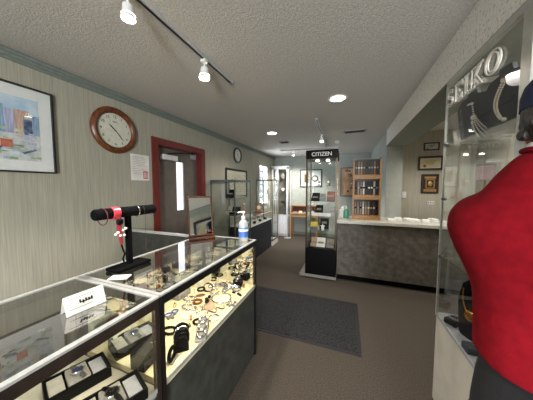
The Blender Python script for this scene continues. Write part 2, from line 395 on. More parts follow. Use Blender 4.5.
# city watercolour: sky, towers, streets
CM=[mat('paint_sky',(176,204,232),.7,rgb2=(224,232,240),scale=6),mat('paint_tower_blue',(104,140,184),.7,rgb2=(160,186,212),scale=22,stretch=(1,4,.4)),
    mat('paint_tower_tan',(190,150,132),.7,rgb2=(214,190,180),scale=26,stretch=(1,4,.4)),mat('paint_tower_lilac',(150,152,198),.7,rgb2=(196,200,226),scale=26,stretch=(1,4,.4)),
    mat('paint_green',(120,150,110),.7,rgb2=(206,216,190),scale=24),mat('paint_street',(226,226,226),.7,rgb2=(176,184,190),scale=18),
    mat('paint_red',(176,64,50),.7,rgb2=(206,120,96),scale=20),mat('paint_navy',(60,74,110),.7,rgb2=(120,140,170),scale=22)]
def city(a,w,h,R):
    rd=random.Random(3)
    rect(a,-w,-h,w,h,R,5); rect(a,-w,.1*h,w,h,R,0,.0072)
    x=-w; k=0
    for i in range(22):
        u=rd.uniform(-w,w-.05); rect(a,u,-.1*h,u+rd.uniform(.025,.05),rd.uniform(.2,.6)*h,R,(3,1,2,0,5)[i%5],.0073+.000008*i)
    while x<w-.02:
        bw=rd.uniform(.03,.055); top=rd.uniform(.3,.82)*h
        rect(a,x,-.2*h+rd.uniform(-.05,.05)*h,min(x+bw,w),top,R,(1,2,3,1,3,2,7)[k%7],.0075+.0001*k); x+=bw*rd.uniform(.9,1.25); k+=1
        for q in range(5): rect(a,x-bw,top-.03-q*.03,min(x-bw*.4,w),top-.024-q*.03,R,(0,5,3)[q%3],.0079)
    for i in range(110):
        u=rd.uniform(-w,w-.05); v=rd.uniform(-h,-.05*h); rect(a,u,v,min(u+rd.uniform(.02,.06),w),min(v+rd.uniform(.006,.022),0),R,rd.choice((4,4,5,5,7,0,3)),.0080+.00005*i)
    for v in (-.3,-.62,-.8):
        a.prism([(-w,v*h),(w,v*h+.02),(w,v*h+.032),(-w,v*h+.014)],.0112,.0114,m=5,M=R)
    for i in range(6):
        u=w-.2-.13*i; rect(a,u,-.62*h,u+.055,-.38*h,R,6,.0115)
    for i in range(5): 
        u=w-.1-.17*i; a.prism([(u,-.75*h),(u+.07,-.6*h),(u+.08,-.64*h),(u+.012,-.8*h)],.0116,.0118,m=7,M=R)
picture('city_painting','framed watercolour of a city skyline with white mat on the left wall','painting',ML,(XL+.001,.57,1.915),.88,.62,.012,PICBLACK,.075,MATBOARD,city,CM)
# large wall clock
t=thing('wall_clock','large round wooden clock with white dial and arabic numerals','clock',(XL,1.49,2.065))
MB().lathe([(.165,.0),(.22,.0),(.226,.014),(.215,.034),(.195,.044),(.178,.036),(.166,.022),(.164,.012)],axis='x',n=64).build('wooden_rim',WALNUT,t)
MB().lathe([(.001,.012),(.168,.012),(.168,.016),(.001,.016)],axis='x',n=64).build('dial',DIAL,t)
for k in range(1,13):
    a=PI/2-k*PI/6; q=textmb(str(k),.036,.001); R=Matrix.Translation((.0175,.134*math.cos(a),.134*math.sin(a)))@ML; q.xf(R); q.build('numeral',BLACK,t)
m=MB()
for k in range(60):
    a=k*PI/30; M_=Matrix.Translation((.0172,0,0))@Matrix.Rotation(a,4,'X'); m.box((0,.155,-.0008),(.0006,.160,.0008),M=M_)
m.build('minute_track',BLACK,t)
def hand(ang,l,w,x,name):
    a=PI/2-ang; M_=Matrix.Translation((x,0,0))@ML@Matrix.Rotation(a,4,'Z')
    MB().prism([(-.03,-w*.5),(l*.6,-w),(l,0),(l*.6,w),(-.03,w*.5)],0,.0012,M=M_).build(name,BLACK,t)
hand(2*PI*(10.38/12),.085,.006,.0185,'hour_hand'); hand(2*PI*23/60,.128,.004,.0202,'minute_hand')
MB().lathe([(.001,0),(.006,0),(.006,.004),(.001,.005)],c=(.0185,0,0),axis='x').build('hand_hub',BLACK,t)
m=textmb('SEIKO',.018,.001); m.xf(Matrix.Translation((.0175,0,.082))@ML); m.build('brand_text',BLACK,t)
MB().lathe([(.166,.0255),(.166,.027),(.001,.0275),(.001,.026)],axis='x',n=48).build('crystal',GLASSF,t)
# paper notice
t=thing('paper_notice','white paper notice with a red square taped beside the red door frame','notice',(XL-.0005,1.765,1.72))
R=ML.to_3x3().to_4x4()
MB().box((-.115,-.145,0),(.115,.145,.0015),M=R).build('sheet',PAPER,t)
MB().box((.035,-.125,.0015),(.095,-.04,.0025),M=R).build('red_block',mat('notice_red',(196,44,54),.6),t)
m=MB(); rd=random.Random(5)
for k in range(11): m.box((-.095,.115-k*.019,.0015),(-.095+rd.uniform(.09,.18),.119-k*.019,.002),M=R)
m.build('text_lines',mat('faint_ink',(176,156,158),.7),t)
m=MB(); 
for u in (.045,.062,.079): m.box((u,-.115,.0025),(u+.008,-.05,.003),M=R)
m.build('red_block_marks',PAPER,t)
# small clock
t=thing('wall_clock','small round clock with pale dial and dark rim over the framed print','clock',(XL,4.05,2.17))
MB().lathe([(.13,0),(.165,0),(.168,.02),(.155,.034),(.138,.03),(.132,.016)],axis='x',n=48).build('rim',mat('graphite_rim',(66,76,78),.35,.4),t)
MB().lathe([(.001,.01),(.138,.01),(.138,.015),(.001,.015)],axis='x',n=48).build('dial',PAPER,t)
for k in range(12): MB().box((0,.105,-.004),(.001,.125,.004),M=Matrix.Translation((.016,0,0))@Matrix.Rotation(k*PI/6,4,'X')).build('hour_mark',BLACK,t)
for ang,l,w,x,nm in ((2*PI*10.4/12,.065,.006,.018,'hour_hand'),(2*PI*.39,.1,.004,.0195,'minute_hand')):
    MB().prism([(-.02,-w),(l,-w*.5),(l,w*.5),(-.02,w)],0,.001,M=Matrix.Translation((x,0,0))@ML@Matrix.Rotation(PI/2-ang,4,'Z')).build(nm,BLACK,t)
# framed print on the left wall
def chart(a,w,h,R):
    rect(a,-w,-h,w,h,R,0); rd=random.Random(8)
    for i in range(26):
        u=rd.uniform(-w+.03,w-.12); v=rd.uniform(-h+.04,h-.05); rect(a,u,v,u+rd.uniform(.03,.09),v+rd.uniform(.008,.03),R,1+i%2,.0078+.00005*i)
picture('framed_print','pale map-like print in a thick black frame behind the glass tower','picture',ML,(XL+.001,4.03,1.575),.93,.6,.04,PICBLACK,.06,mat('cream_mat',(226,220,202),.8),chart,[mat('map_ground',(214,206,180),.7,rgb2=(196,190,168),scale=10),mat('map_ink',(176,164,128),.7),mat('map_green',(170,178,150),.7)])
# back wall pictures
def twoimg(a,w,h,R):
    rect(a,-w,-h,w,h,R,0)
    rect(a,-w*.78,-h*.62,-w*.2,h*.7,R,1,.0078); rect(a,-w*.66,-h*.55,-w*.34,h*.5,R,2,.0085)
    a.lathe([(.001,.0086),(.1,.0086),(.1,.0092),(.001,.0092)],c=(0,0,0),n=24,m=3) if False else None
    n=20; a.prism([(w*.45+.1*math.cos(2*PI*j/n),.1*math.sin(2*PI*j/n)-.01) for j in range(n)],.008,.0086,m=2,M=R)
    a.prism([(w*.45+.06*math.cos(2*PI*j/n),.06*math.sin(2*PI*j/n)-.01) for j in range(n)],.009,.0094,m=0,M=R)
picture('framed_photograph','black framed double picture with white mat on the back wall, seen through the tower','picture',MBK,(-1.03,YB-.001,1.765),.66,.54,.03,PICBLACK,.02,MATBOARD,twoimg,[MATBOARD,mat('photo_tan',(178,160,134),.7),mat('photo_dark',(78,70,60),.7,rgb2=(50,46,42),scale=14),BLACK])
def flowers(a,w,h,R):
    rect(a,-w,-h,w,h,R,0); rd=random.Random(4)
    for i in range(9):
        u,v,r=rd.uniform(-w*.4,w*.8),rd.uniform(-h*.85,h*.85),rd.uniform(.025,.06); n=10
        a.prism([(max(-w,min(w,u+r*math.cos(2*PI*j/n)*rd.uniform(.6,1.2))),v+r*math.sin(2*PI*j/n)*rd.uniform(.6,1.2)) for j in range(n)],.0078+.0001*i,.0083+.0001*i,m=1+i%2,M=R)
picture('framed_poster','tall peach botanical poster in a thin black frame behind the watch racks','picture',MBK,(.06,YB-.001,1.645),.46,.82,.018,PICBLACK,0,MATBOARD,flowers,[PEACH,mat('print_dark_leaf',(70,74,62),.7),mat('print_rust',(158,92,66),.7)])
# alcove frames
def cert(a,w,h,R):
    rect(a,-w,-h,w,h,R,0)
    for k in range(5): rect(a,-w*.6+.01*k,h*.5-k*h*.22,w*.6-.01*k,h*.5-k*h*.22+.006,R,1,.008)
    n=14; a.prism([(-w*.6+.022*math.cos(2*PI*j/n),-h*.6+.022*math.sin(2*PI*j/n)) for j in range(n)],.008,.0086,m=2,M=R)
picture('framed_certificate','small thin framed certificate, highest on the alcove wall','certificate',MBK,(1.33,4.399,2.185),.22,.13,.018,DARKWOOD,0,MATBOARD,cert,[mat('grey_paper',(206,208,208),.7),mat('ink_grey',(130,130,132),.7),VINYL])
picture('framed_certificate','larger dark wood framed parchment certificate, middle of the alcove wall','certificate',MBK,(1.325,4.399,1.905),.36,.24,.034,DARKWOOD,.012,MATBOARD,cert,[PARCH,mat('ink_brown',(140,120,90),.7),GOLD])
MF=Matrix(((-1,0,0,0),(0,0,1,0),(0,1,0,0),(0,0,0,1)))
picture('framed_certificate','parchment certificate on the right wall beside the viewer, seen in the tabletop mirror','certificate',MR,(1.079,.36,1.85),.62,.52,.05,DARKWOOD,.06,MATBOARD,cert,[PARCH,mat('ink_brown',(140,120,90),.7),GOLD])
t=thing('award_plaque','dark wood award plaque with brass plates, lowest on the alcove wall','plaque',(1.33,4.399,1.555))
R=MBK.to_3x3().to_4x4()
MB().box((-.125,-.165,0),(.125,.165,.02),M=R,bev=.005).build('board',DARKWOOD,t)
m=MB(); m.box((-.08,.085,.02),(.08,.125,.023),M=R); m.build('title_plate',mat('dull_brass',(176,146,96),.4,.7),t)
m=MB(); m.box((-.09,-.135,.02),(.09,-.09,.023),M=R); m.build('name_plate',mat('dull_brass',(176,146,96),.4,.7),t)
m=MB(); m.box((-.065,-.075,.02),(-.05,.07,.026),M=R); m.box((.05,-.075,.02),(.065,.07,.026),M=R); m.box((-.065,.06,.02),(.065,.075,.026),M=R); m.box((-.065,-.08,.02),(.065,-.066,.026),M=R); m.build('emblem_frame',mat('dull_brass',(176,146,96),.4,.7),t)
m=MB(); m.ball((0,0,0),.035,12,sc=(1,1.3,.3)); m.xf(R@Matrix.Translation((0,0,.024))); m.build('emblem',mat('dull_brass',(176,146,96),.4,.7),t)
picture('framed_certificate','wood framed certificate on the end of the partition above the watch racks','certificate',MR,(.619,4.83,1.9),.42,.34,.04,WALNUT,.02,MATBOARD,cert,[PARCH,mat('ink_brown',(140,120,90),.7),GOLD])

# ------------------------------------------------------------------ floor mat
t=thing('floor_mat','dark charcoal speckled entrance mat lying on the brown carpet','mat',(-.55,2.42,0))
mw,mh=.71,.455
MB().box((-mw+.03,-mh+.03,0),(mw-.03,mh-.03,.011)).build('pile',MATC,t)
m=MB()
for a,b in (((-mw,-mh),(mw,-mh+.03)),((-mw,mh-.03),(mw,mh)),((-mw,-mh+.03),(-mw+.03,mh-.03)),((mw-.03,-mh+.03),(mw,mh-.03))): m.box((a[0],a[1],0),(b[0],b[1],.007),bev=.002)
m.build('rubber_border',RUBBER,t)

# ------------------------------------------------------------------ long display cases on the left
XF,XB,ZT,ZD=-.73,-1.29,1.04,.64
def long_case(name,label,y0,y1,rail,edge,deck,lower,lit,back):
    t=thing(name,label,'display case',((XF+XB)/2,(y0+y1)/2,0))
    W=lambda mb,n,m,p=t: mb.build(n,m,p,world=True)
    m=MB(); m.box((XB+.01,y0,.02),(XF-.012,y1-.012,ZD-.03)); b=W(m,'base_cabinet',lower)
    W(B(((XB+.04,y0+.02,0),(XF-.05,y1-.03,.02))),'plinth',BLACK)
    W(B(((XB+.012,y0+.012,ZD-.03),(XF-.008,y1-.012,ZD))),'deck',deck)
    # frame: posts, rails
    pw=.022
    for x in (XB,XF-pw):
        for y in (y0,y1-pw): W(MB().box((x,y,0),(x+pw,y+pw,ZT-.004),bev=.0015),'post',rail)
    r=MB()
    r.box((XF-.014,y0+pw,ZT-.046),(XF,y1-pw,ZT-.006)); r.box((XB,y0+pw,ZT-.046),(XB+.014,y1-pw,ZT-.006))
    r.box((XB+pw,y0,ZT-.046),(XF-pw,y0+.014,ZT-.006)); r.box((XB+pw,y1-.014,ZT-.046),(XF-pw,y1,ZT-.006))
    W(r,'top_rail',rail)
    e=MB(); ew=.018
    e.box((XF-ew,y0,ZT-.006),(XF+.002,y1,ZT+.002)); e.box((XB-.002,y0,ZT-.006),(XB+ew,y1,ZT+.002))
    e.box((XB+ew,y0,ZT-.006),(XF-ew,y0+ew,ZT+.002)); e.box((XB+ew,y1-ew,ZT-.006),(XF-ew,y1,ZT+.002))
    W(e,'metal_edging',edge)
    W(B(((XB+ew,y0+ew,ZT-.006),(XF-ew,y1-ew,ZT))),'glass_top',GLASS)
    W(B(((XF-.010,y0+pw,ZD),(XF-.005,y1-pw,ZT-.046))),'front_glass',GLASSF)
    W(B(((XB+.004,y0+pw,ZD),(XB+.010,y1-pw,ZT-.046))),'sliding_back',back)
    W(B(((XB+pw,y0+.004,ZD),(XF-pw,y0+.010,ZT-.046))),'end_glass',GLASSF)
    W(B(((XB+pw,y1-.010,ZD),(XF-pw,y1-.004,ZT-.046))),'end_panel',back if back is MIRROR else GLASSF)
    W(B(((XF-.008,y0+pw,ZD-.012),(XF-.001,y1-pw,ZD+.006))),'deck_lip',edge)
    if lit:
        W(B(((XF-.03,y0+.05,ZT-.05),(XF-.016,y1-.05,ZT-.036))),'light_strip',LED)
        l=bpy.data.lights.new('case_led','AREA'); l.shape='RECTANGLE'; l.size=.02; l.size_y=y1-y0-.1; l.energy=lit; l.color=(1,.86,.62)
        o=bpy.data.objects.new('case_led',l); C.objects.link(o); o.location=(XF-.034,(y0+y1)/2,ZT-.046); o.rotation_euler=(0,math.radians(35),0)
    return t
long_case('display_case','near glass topped case holding boxed watches, at the bottom left',-.30,.652,BROWNRAIL,ALU,mat('grey_deck',(186,180,162),.6,scale=12),LAMDARK,.5,mat('grey_back_panel',(84,80,74),.6))
long_case('display_case','lit glass case full of jewelry between the near case and the mat',.656,1.68,BLACKM,ALU,CREAM,LAMDARK,1.9,MIRROR)
# low gate closing the aisle behind the case
t=thing('aisle_gate','low grey laminate gate with silver top edge between wall and jewelry case','gate',(-1.745,1.6,0))
MB().box((-.44,-.02,.02),(.44,.02,1.03)).build('panel',LAMDARK,t)
MB().box((-.445,-.026,1.03),(.445,.026,1.045)).build('top_edge',ALU,t)
for z in (.25,.8): MB().cyl((-.43,-.03,z),(-.43,-.03,z+.08),.01).build('hinge',ALU,t)

# --- watches in the near case
def watch_box(loc,rz,label,w=.19,d=.12,h=.05,band=ALU,dial=mat('steel_dial',(70,78,92),.3)):
    t=thing('watch_box',label,'watch box',loc,rz,'open watch presentation boxes')
    m=MB(); e=.009
    for a,b in (((-w/2,-d/2,0),(w/2,-d/2+e,h)),((-w/2,d/2-e,0),(w/2,d/2,h)),((-w/2,-d/2+e,0),(-w/2+e,d/2-e,h)),((w/2-e,-d/2+e,0),(w/2,d/2-e,h)),((-w/2+e,-d/2+e,0),(w/2-e,d/2-e,.012))): m.box(a,b,bev=.0015)
    m.build('tray',BLACK,t)
    MB().box((-.036,-d/2+e+.004,.012),(.036,d/2-e-.004,h+.004),bev=.006).build('cushion',GREY,t)
    m=MB(); m.box((-w/2+e+.003,-d/2+e+.003,.012),(-.045,d/2-e-.003,h-.008)); m.build('card_insert',mat('card_grey',(176,172,160),.6),t)
    m=MB(); m.box((.045,-d/2+e+.003,.012),(w/2-e-.003,d/2-e-.003,h-.012)); m.build('booklet',VINYL,t)
    return t
def wrist_watch(loc,rz,label,band=SILVER,dialm=None,case=SILVER,r=.021,group='wristwatches in the cases',leather=False):
    t=thing('wrist_watch',label,'watch',loc,rz,group)
    m=MB()
    if leather:
        for s in (-1,1): m.tube([(0,s*(r*.8),.0065),(0,s*(r+.016),.004),(0,s*(r+.034),-.004)],[.009,.009,.008],8)
    else:
        for s in (-1,1):
            for k in range(5):
                y=s*(r+.003+k*.0075); m.box((-.009,y-.0032,.004-.0012*k),(.009,y+.0032,.008-.0012*k),bev=.001)
                m.box((-.004,y-.0036,.0046-.0012*k),(.004,y+.0036,.0088-.0012*k),bev=.001)
    m.build('strap',band,t)
    MB().lathe([(r*.8,.0),(r,.003),(r,.009),(r*.92,.0125),(r*.82,.0125),(r*.8,.011)],n=28).build('watch_case',case,t)
    dl=MB().lathe([(.001,.0),(r*.84,.0),(r*.84,.0112),(.001,.0113)],n=28).build('dial',dialm or mat('blue_dial',(46,58,86),.25),t)
    m=MB()
    for k in range(12): m.box((r*.6,-.0006,.0113),(r*.76,.0006,.0118),M=Matrix.Rotation(k*PI/6,4,'Z'))
    m.prism([(-.002,-.0008),(r*.42,-.0006),(r*.42,.0006),(-.002,.0008)],.0118,.0122,M=Matrix.Rotation(2.4,4,'Z')); m.prism([(-.002,-.0006),(r*.65,-.0004),(r*.65,.0004),(-.002,.0006)],.0123,.0127,M=Matrix.Rotation(.6,4,'Z'))
    m.build('hands_and_marks',SILVER if dialm is None or dialm is BLACK else BLACK,dl)
    m=MB(); m.cyl((r,0,.006),(r+.005,0,.006),.003,n=10); m.build('crown',case,t)
    return t
BX=[((-1.08,.53,ZD),1.25,'open black watch box with steel watch, at the bottom left'),((-1.075,.79,ZD),1.25,'open black watch box with steel watch behind the case end, farther back'),((-.835,.515,ZD),1.2,'black watch box with dark-dial watch, nearest the front glass')]
for i,(l,rz,lab) in enumerate(BX): watch_box(l,rz,lab,w=.21,d=.135)
wrist_watch((-1.08,.53,ZD+.056),1.25+.25,'steel chronograph on the grey cushion of the bottom left box')
wrist_watch((-1.075,.79,ZD+.056),1.25+.2,'steel watch lying in the farther open watch box')
wrist_watch((-.835,.515,ZD+.056),1.2+.3,'black-dial watch with dark strap in the box nearest the glass',BLACK,BLACK,SILVER,.026,leather=True)
o=solo('watch_cube', MB().box((-.04,-.04,0),(.04,.04,.085),bev=.004), BLACK,'closed black watch cube in the case corner beside the post','box',(-.90,.705,ZD),.1)
o=solo('padded_cushion', MB().box((-.07,-.05,0),(.07,.05,.03),bev=.012), PAPER,'white padded cushion at the very bottom left corner of the case','cushion',(-1.02,.30,ZD),.4)
# price tent card on the near case
t=thing('tent_card','folded white tent card standing on top of the near glass case','sign',(-.925,.487,ZT+.002),math.atan2(.11,.012)-PI)
m=MB(); 
for s in (-1,1): m.add([(-.062,s*.022,0),(.062,s*.022,0),(.062,0,.062),(-.062,0,.062),(-.062,s*.0235,0),(.062,s*.0235,0),(.062,s*.0015,.0632),(-.062,s*.0015,.0632)],[(0,1,2,3),(4,5,6,7),(0,1,5,4),(1,2,6,5),(2,3,7,6),(3,0,4,7)])
m.build('card',PAPER,t)
Mc=Matrix.Translation((0,.0128,.034))@Matrix.Rotation(PI,4,'Z')@Matrix.Rotation(math.atan2(.062,.022),4,'X')
m=MB(); rd=random.Random(2)
for k in range(5): m.box((-.02+k*.009,-.006+rd.uniform(-.002,.002),.0005),(-.015+k*.009,.006+rd.uniform(-.002,.003),.0012),M=Mc)
m.box((-.02,-.0035,.0005),(.02,-.0005,.0012),M=Mc)
for k in range(2): m.box((-.052,.018-k*.036,.0005),(.03-k*.01,.0195-k*.036,.001),M=Mc)
m.build('printed_marks',BLACK,t)

# ------------------------------------------------------------------ jewelry in the lit case
Z0=ZD
G='rings and bracelets lying on the cream deck'
def jd(name,mb,m,label,cat,x,y,z=Z0,rz=0,group=G):
    if z==Z0: mb.xf(Matrix.Scale(1.3,4))
    return solo(name,mb,m,label,cat,(x,y,z),rz,group)
def linkchain(R,r,n,sx=1,sy=1):
    m=MB()
    for k in range(n):
        a=2*PI*k/n; M_=Matrix.Rotation(a+PI/2,3,'Z')@Matrix.Rotation((k%2)*PI/2,3,'X'); m.torus((R*sx*math.cos(a),R*sy*math.sin(a),r*2.2),r*2.1,r*.8,n=10,k=5,M=M_@Matrix.Diagonal((1.4,.8,1)))
    return m
def beads(R,r,n,sx=1,sy=1,arc=2*PI,z=None):
    m=MB()
    for k in range(n): a=arc*k/n; m.ball((R*sx*math.cos(a),R*sy*math.sin(a),r if z is None else z),r,8)
    return m
jd('hoop_earring',MB().torus((0,0,.004),.016,.0035),BLUE,'blue enamel hoop, left one of the pair by the post','earring',-1.10,1.05)
jd('hoop_earring',MB().torus((0,0,.004),.015,.0035),BLUE,'blue enamel hoop, right one of the pair by the post','earring',-1.09,1.10)
jd('chain_bracelet',linkchain(.036,.003,26,1,.7),SILVER,'silver chain bracelet coiled behind the blue hoops','bracelet',-1.10,1.26)
jd('chain_bracelet',linkchain(.034,.0026,26,1.2,.6),SILVER,'flat silver chain oval in front of the amber ring','bracelet',-1.03,1.17)
jd('amber_bangle',MB().torus((0,0,.006),.022,.007),AMBER,'small brown amber bangle in the middle of the deck','bracelet',-1.02,1.25)
jd('amber_brooch',MB().ball((0,0,.006),.02,12,sc=(1.5,.7,.35)),mat('bronze_brooch',(120,78,50),.3,.6),'narrow bronze brooch behind the amber bangle','brooch',-1.06,1.335,rz=.7)
m=MB()
for k in (-1,1): m.ball((0,k*.014,.007),.01,8)
jd('bead_earrings',m,BLACK,'pair of small black bead earrings beside the bronze brooch','earring',-.98,1.32)
for i,(x,y) in enumerate(((-.97,1.17),(-.93,1.14),(-.92,1.185),(-.96,1.215))):
    m=MB(); m.torus((0,0,.003),.007,.0016,n=12,k=6); m.ball((.011,0,.004),.006,8,sc=(1,1,.6)); m.ball((-.003,.011,.004),.005,8)
    jd('silver_charm',m,SILVER,'small silver charm in the cluster before the taupe pad','charm',x,y,rz=i*1.3,group='silver charms cluster')
# bangle watch on its side, chunky links
t=thing('bangle_watch','wide black and silver bangle standing on the deck, rear middle','bracelet',(-1.05,1.42,Z0+.034),.4,G)
MB().lathe([(.034,-.012),(.037,-.012),(.037,.012),(.034,.012),(.033,0)],axis='y',n=32).build('band',BLACK,t)
MB().lathe([(.0375,-.004),(.039,-.004),(.039,.004),(.0375,.004)],axis='y',n=32).build('silver_stripe',SILVER,t)
t=thing('cuff_bracelet','open silver cuff with stone lying beside the black bangle','bracelet',(-.985,1.42,Z0+.012),.9,G)
MB().torus((0,0,0),.034,.006,arc=(.5,2*PI-.5)).build('cuff',SILVER,t)
MB().ball((-.034,0,.004),.012,10,sc=(.6,1,1)).build('stone',VINYL,t)
for j,(x,y,lab) in enumerate(((-1.02,1.515,'chunky silver link bracelet at the far right of the deck'),(-.90,1.50,'second chunky silver link bracelet nearer the front glass'))):
    m=MB()
    for k in range(9):
        a=-.9+k*.24; m.torus((.06*math.sin(a),.06*math.cos(a)-.05,.012),.012,.0035,n=12,k=6,M=Matrix.Rotation(-a,3,'Z')@Matrix.Rotation(.5*(k%2)+.3,3,'X'))
    jd('link_bracelet',m,SILVER,lab,'bracelet',x,y,rz=.5+j*.6)
# torque necklace on neck form
t=thing('necklace_form','low cream neck form carrying a silver collar, at deck centre right','necklace display',(-.865,1.33,Z0),-.3)
MB().loft([[(.075*s*math.cos(2*PI*j/24),.085*s*math.sin(2*PI*j/24),z) for j in range(24)] for s,z in ((1,0),(1,.008),(.86,.02),(.6,.028),(.3,.03))]).build('pad',CREAM,t)
o=solo('collar_necklace',MB().torus((0,0,.026),.07,.0055,arc=(-2.7,2.3)),SILVER,'heavy silver collar necklace resting on the cream neck form','necklace',(-.865,1.33,Z0),-.3)
# taupe leaf pad with black pendant
m=MB(); m.loft([[(.034*s*math.cos(2*PI*j/20),.055*s*math.sin(2*PI*j/20)*(1+.25*math.sin(2*PI*j/20)),z) for j in range(20)] for s,z in ((1,0),(1,.006),(.75,.016),(.3,.02))])
jd('pendant_pad',m,PALEBROWN,'taupe leaf-shaped velvet pad before the neck form','display pad',-.905,1.24,rz=.4)
m=MB(); m.ball((0,0,.03),.013,10,sc=(1,1.6,.6)); m.torus((0,.03,.024),.012,.0016,n=14,k=6)
jd('drop_pendant',m,BLACK,'black drop pendant lying on the taupe leaf pad','pendant',-.925,1.235,rz=.4)
m=MB(); pts=[(-.07+.14*k/20,.018*math.sin(k*.9),.004) for k in range(21)]; m.tube(pts,.0035,6); m.ball((.07,0,.006),.01,8)
jd('silver_necklace',m,SILVER,'wavy silver necklace strand in front of the neck form','necklace',-.82,1.235,rz=1.1)
jd('pearl_bracelet',beads(.035,.0055,22,1,.8),PEARL,'pearl bracelet ring near the taupe leaf pad','bracelet',-.97,1.09)
jd('black_bead_bracelet',beads(.032,.007,16,1,.7),BLACK,'black bead bracelet beside the corner post','bracelet',-.965,.93)
# black velvet bangle stand with tag
t=thing('bangle_stand','black velvet bangle roll with an orange tag near the post','bracelet display',(-.835,.885,Z0),.75)
MB().box((-.035,-.075,0),(.035,.075,.014),bev=.004).build('foot',VELVET,t)
MB().cyl((0,-.07,.045),(0,.07,.045),.03,n=20).build('roll',VELVET,t)
m=MB(); m.box((.02,.05,.05),(.036,.075,.064),bev=.003); m.build('price_tag',ORANGE,t)
for k,y in enumerate((-.045,-.015,.015,.045)):
    o=solo('black_bangle',MB().torus((0,0,0),.036,.006 if k%2 else .0045,axis='y',n=20),BLACK if k!=2 else SILVER,('black bangle at the near end of the velvet roll','black bangle second along the velvet roll','silver bangle third along the velvet roll','black bangle at the tagged end of the roll')[k],'bracelet',None,0,'bangles on the velvet roll')
    o.location=Matrix.Translation((-.835,.885,Z0))@Matrix.Rotation(.75,4,'Z')@Vector((0,y,.047)); o.rotation_euler=(0,0,.75)
# grey stepped ramp with rings
t=thing('ring_ramp','grey velvet sloping ramp holding three silver cuffs by the front glass','ring display',(-.775,.985,Z0),.5)
m=MB(); m.add([(-.03,-.075,0),(.03,-.075,0),(.03,.075,0),(-.03,.075,0),(-.03,-.075,.012),(.03,-.075,.012),(.03,.075,.06),(-.03,.075,.06)],[(0,3,2,1),(4,5,6,7),(0,1,5,4),(1,2,6,5),(2,3,7,6),(3,0,4,7)])
m.build('ramp',GREY,t)
for k in range(3):
    l=Matrix.Translation((-.775,.985,Z0))@Matrix.Rotation(.5,4,'Z')@Vector((0,-.04+k*.045,.026+k*.0145+.004))
    o=solo('silver_cuff',MB().torus((0,0,0),.022,.005,n=20),SILVER,('lowest','middle','highest')[k]+' silver cuff on the grey velvet ramp','bracelet',tuple(l),.5,'cuffs on the grey ramp'); o.rotation_euler=(.31,0,.5)
t=thing('bracelet_cuff_stand','black C-shaped cuff stand in the corner by the front glass','bracelet display',(-.795,.775,Z0),.3)
MB().torus((0,0,.032),.03,.009,axis='x',n=24).build('ring_form',VELVET,t)
MB().box((-.018,-.03,0),(.018,.03,.006)).build('foot',GREY,t)
# watches and pads at the far end
t=thing('watch_pillow','black cushion stand with watch at the far front corner of the case','watch display',(-.87,1.60,Z0),.2)
MB().box((-.04,-.03,0),(.04,.03,.06),bev=.014).build('cushion',VELVET,t)
wrist_watch((-.87,1.60,Z0+.061),.2,'steel watch on the black cushion at the far corner',group='wristwatches in the jewelry case')
wrist_watch((-.805,1.46,Z0+.006),1.3,'small dark watch lying flat close to the front glass',BLACK,DIAL,SILVER,.014,leather=True,group='wristwatches in the jewelry case')
m=MB()
def pad(x,y,w,d,h,label,m_=CREAM,rz=0):
    return solo('velvet_pad',MB().box((-w/2,-d/2,0),(w/2,d/2,h),bev=min(h*.4,.01)),m_,label,'display pad',(x,y,Z0),rz,'display pads at the back of the jewelry case')
pad(-1.2,.80,.1,.14,.08,'tall cream pad in the left rear of the jewelry case',mat('pale_cream_pad',(226,222,196),.8))
pad(-1.2,1.02,.12,.16,.07,'wide cream pad beside the rear post of the jewelry case',mat('pale_cream_pad',(226,222,196),.8),.2)
pad(-1.21,1.28,.10,.13,.05,'low grey pad at the middle rear of the jewelry case',GREY)
pad(-1.2,1.52,.12,.16,.07,'cream pad at the far rear corner of the jewelry case',mat('pale_cream_pad',(226,222,196),.8))
jd('pearl_bracelet',beads(.04,.006,20,1,1.2),PEARL,'pearl strand on the tall left rear pad','necklace',-1.2,.80,Z0+.08,group='pieces on the rear pads')
jd('silver_bangle',MB().torus((0,0,.004),.034,.004),SILVER,'silver bangle on the wide rear pad','bracelet',-1.215,1.0,Z0+.07,group='pieces on the rear pads')
jd('silver_bangle',MB().torus((0,0,.004),.028,.005),mat('pink_gold',(212,150,120),.25,1.),'rose gold bangle on the wide rear pad','bracelet',-1.17,1.06,Z0+.07,group='pieces on the rear pads')
jd('chain_bracelet',linkchain(.03,.003,22),SILVER,'silver chain on the low grey rear pad','bracelet',-1.21,1.28,Z0+.05,group='pieces on the rear pads')
wrist_watch((-1.2,1.50,Z0+.071),.3,'steel watch on the far rear cream pad',group='wristwatches in the jewelry case')
wrist_watch((-1.12,.97,Z0+.003),.9,'gold watch lying at the rear left of the deck',GOLD,DIAL,GOLD,.017,group='wristwatches in the jewelry case')
for k,(x,y) in enumerate(((-1.13,1.14),(-1.13,1.35),(-1.08,1.60),(-.97,1.58),(-.90,1.42),(-1.07,.86),(-.92,1.06),(-.86,1.13),(-1.0,1.48),(-.80,1.58))):
    m=MB(); m.torus((0,0,.012),.010,.002,axis='x',n=16,k=6); m.ball((0,0,.024),.005,8)
    labs=('ring behind the flat chain oval','ring behind the bronze brooch','ring before the far rear pad','ring left of the black watch cushion','ring beside the silver collar form','ring behind the black bead bracelet','ring beside the pearl bracelet','ring before the silver charms','ring between cuff and link bracelet','ring at the far front corner of the deck')
    s_=SILVER if k%3 else GOLD
    jd('gem_ring',m,s_,('silver ' if k%3 else 'gold ')+labs[k],'ring',x,y,rz=k*.7,group='gem rings on the deck')

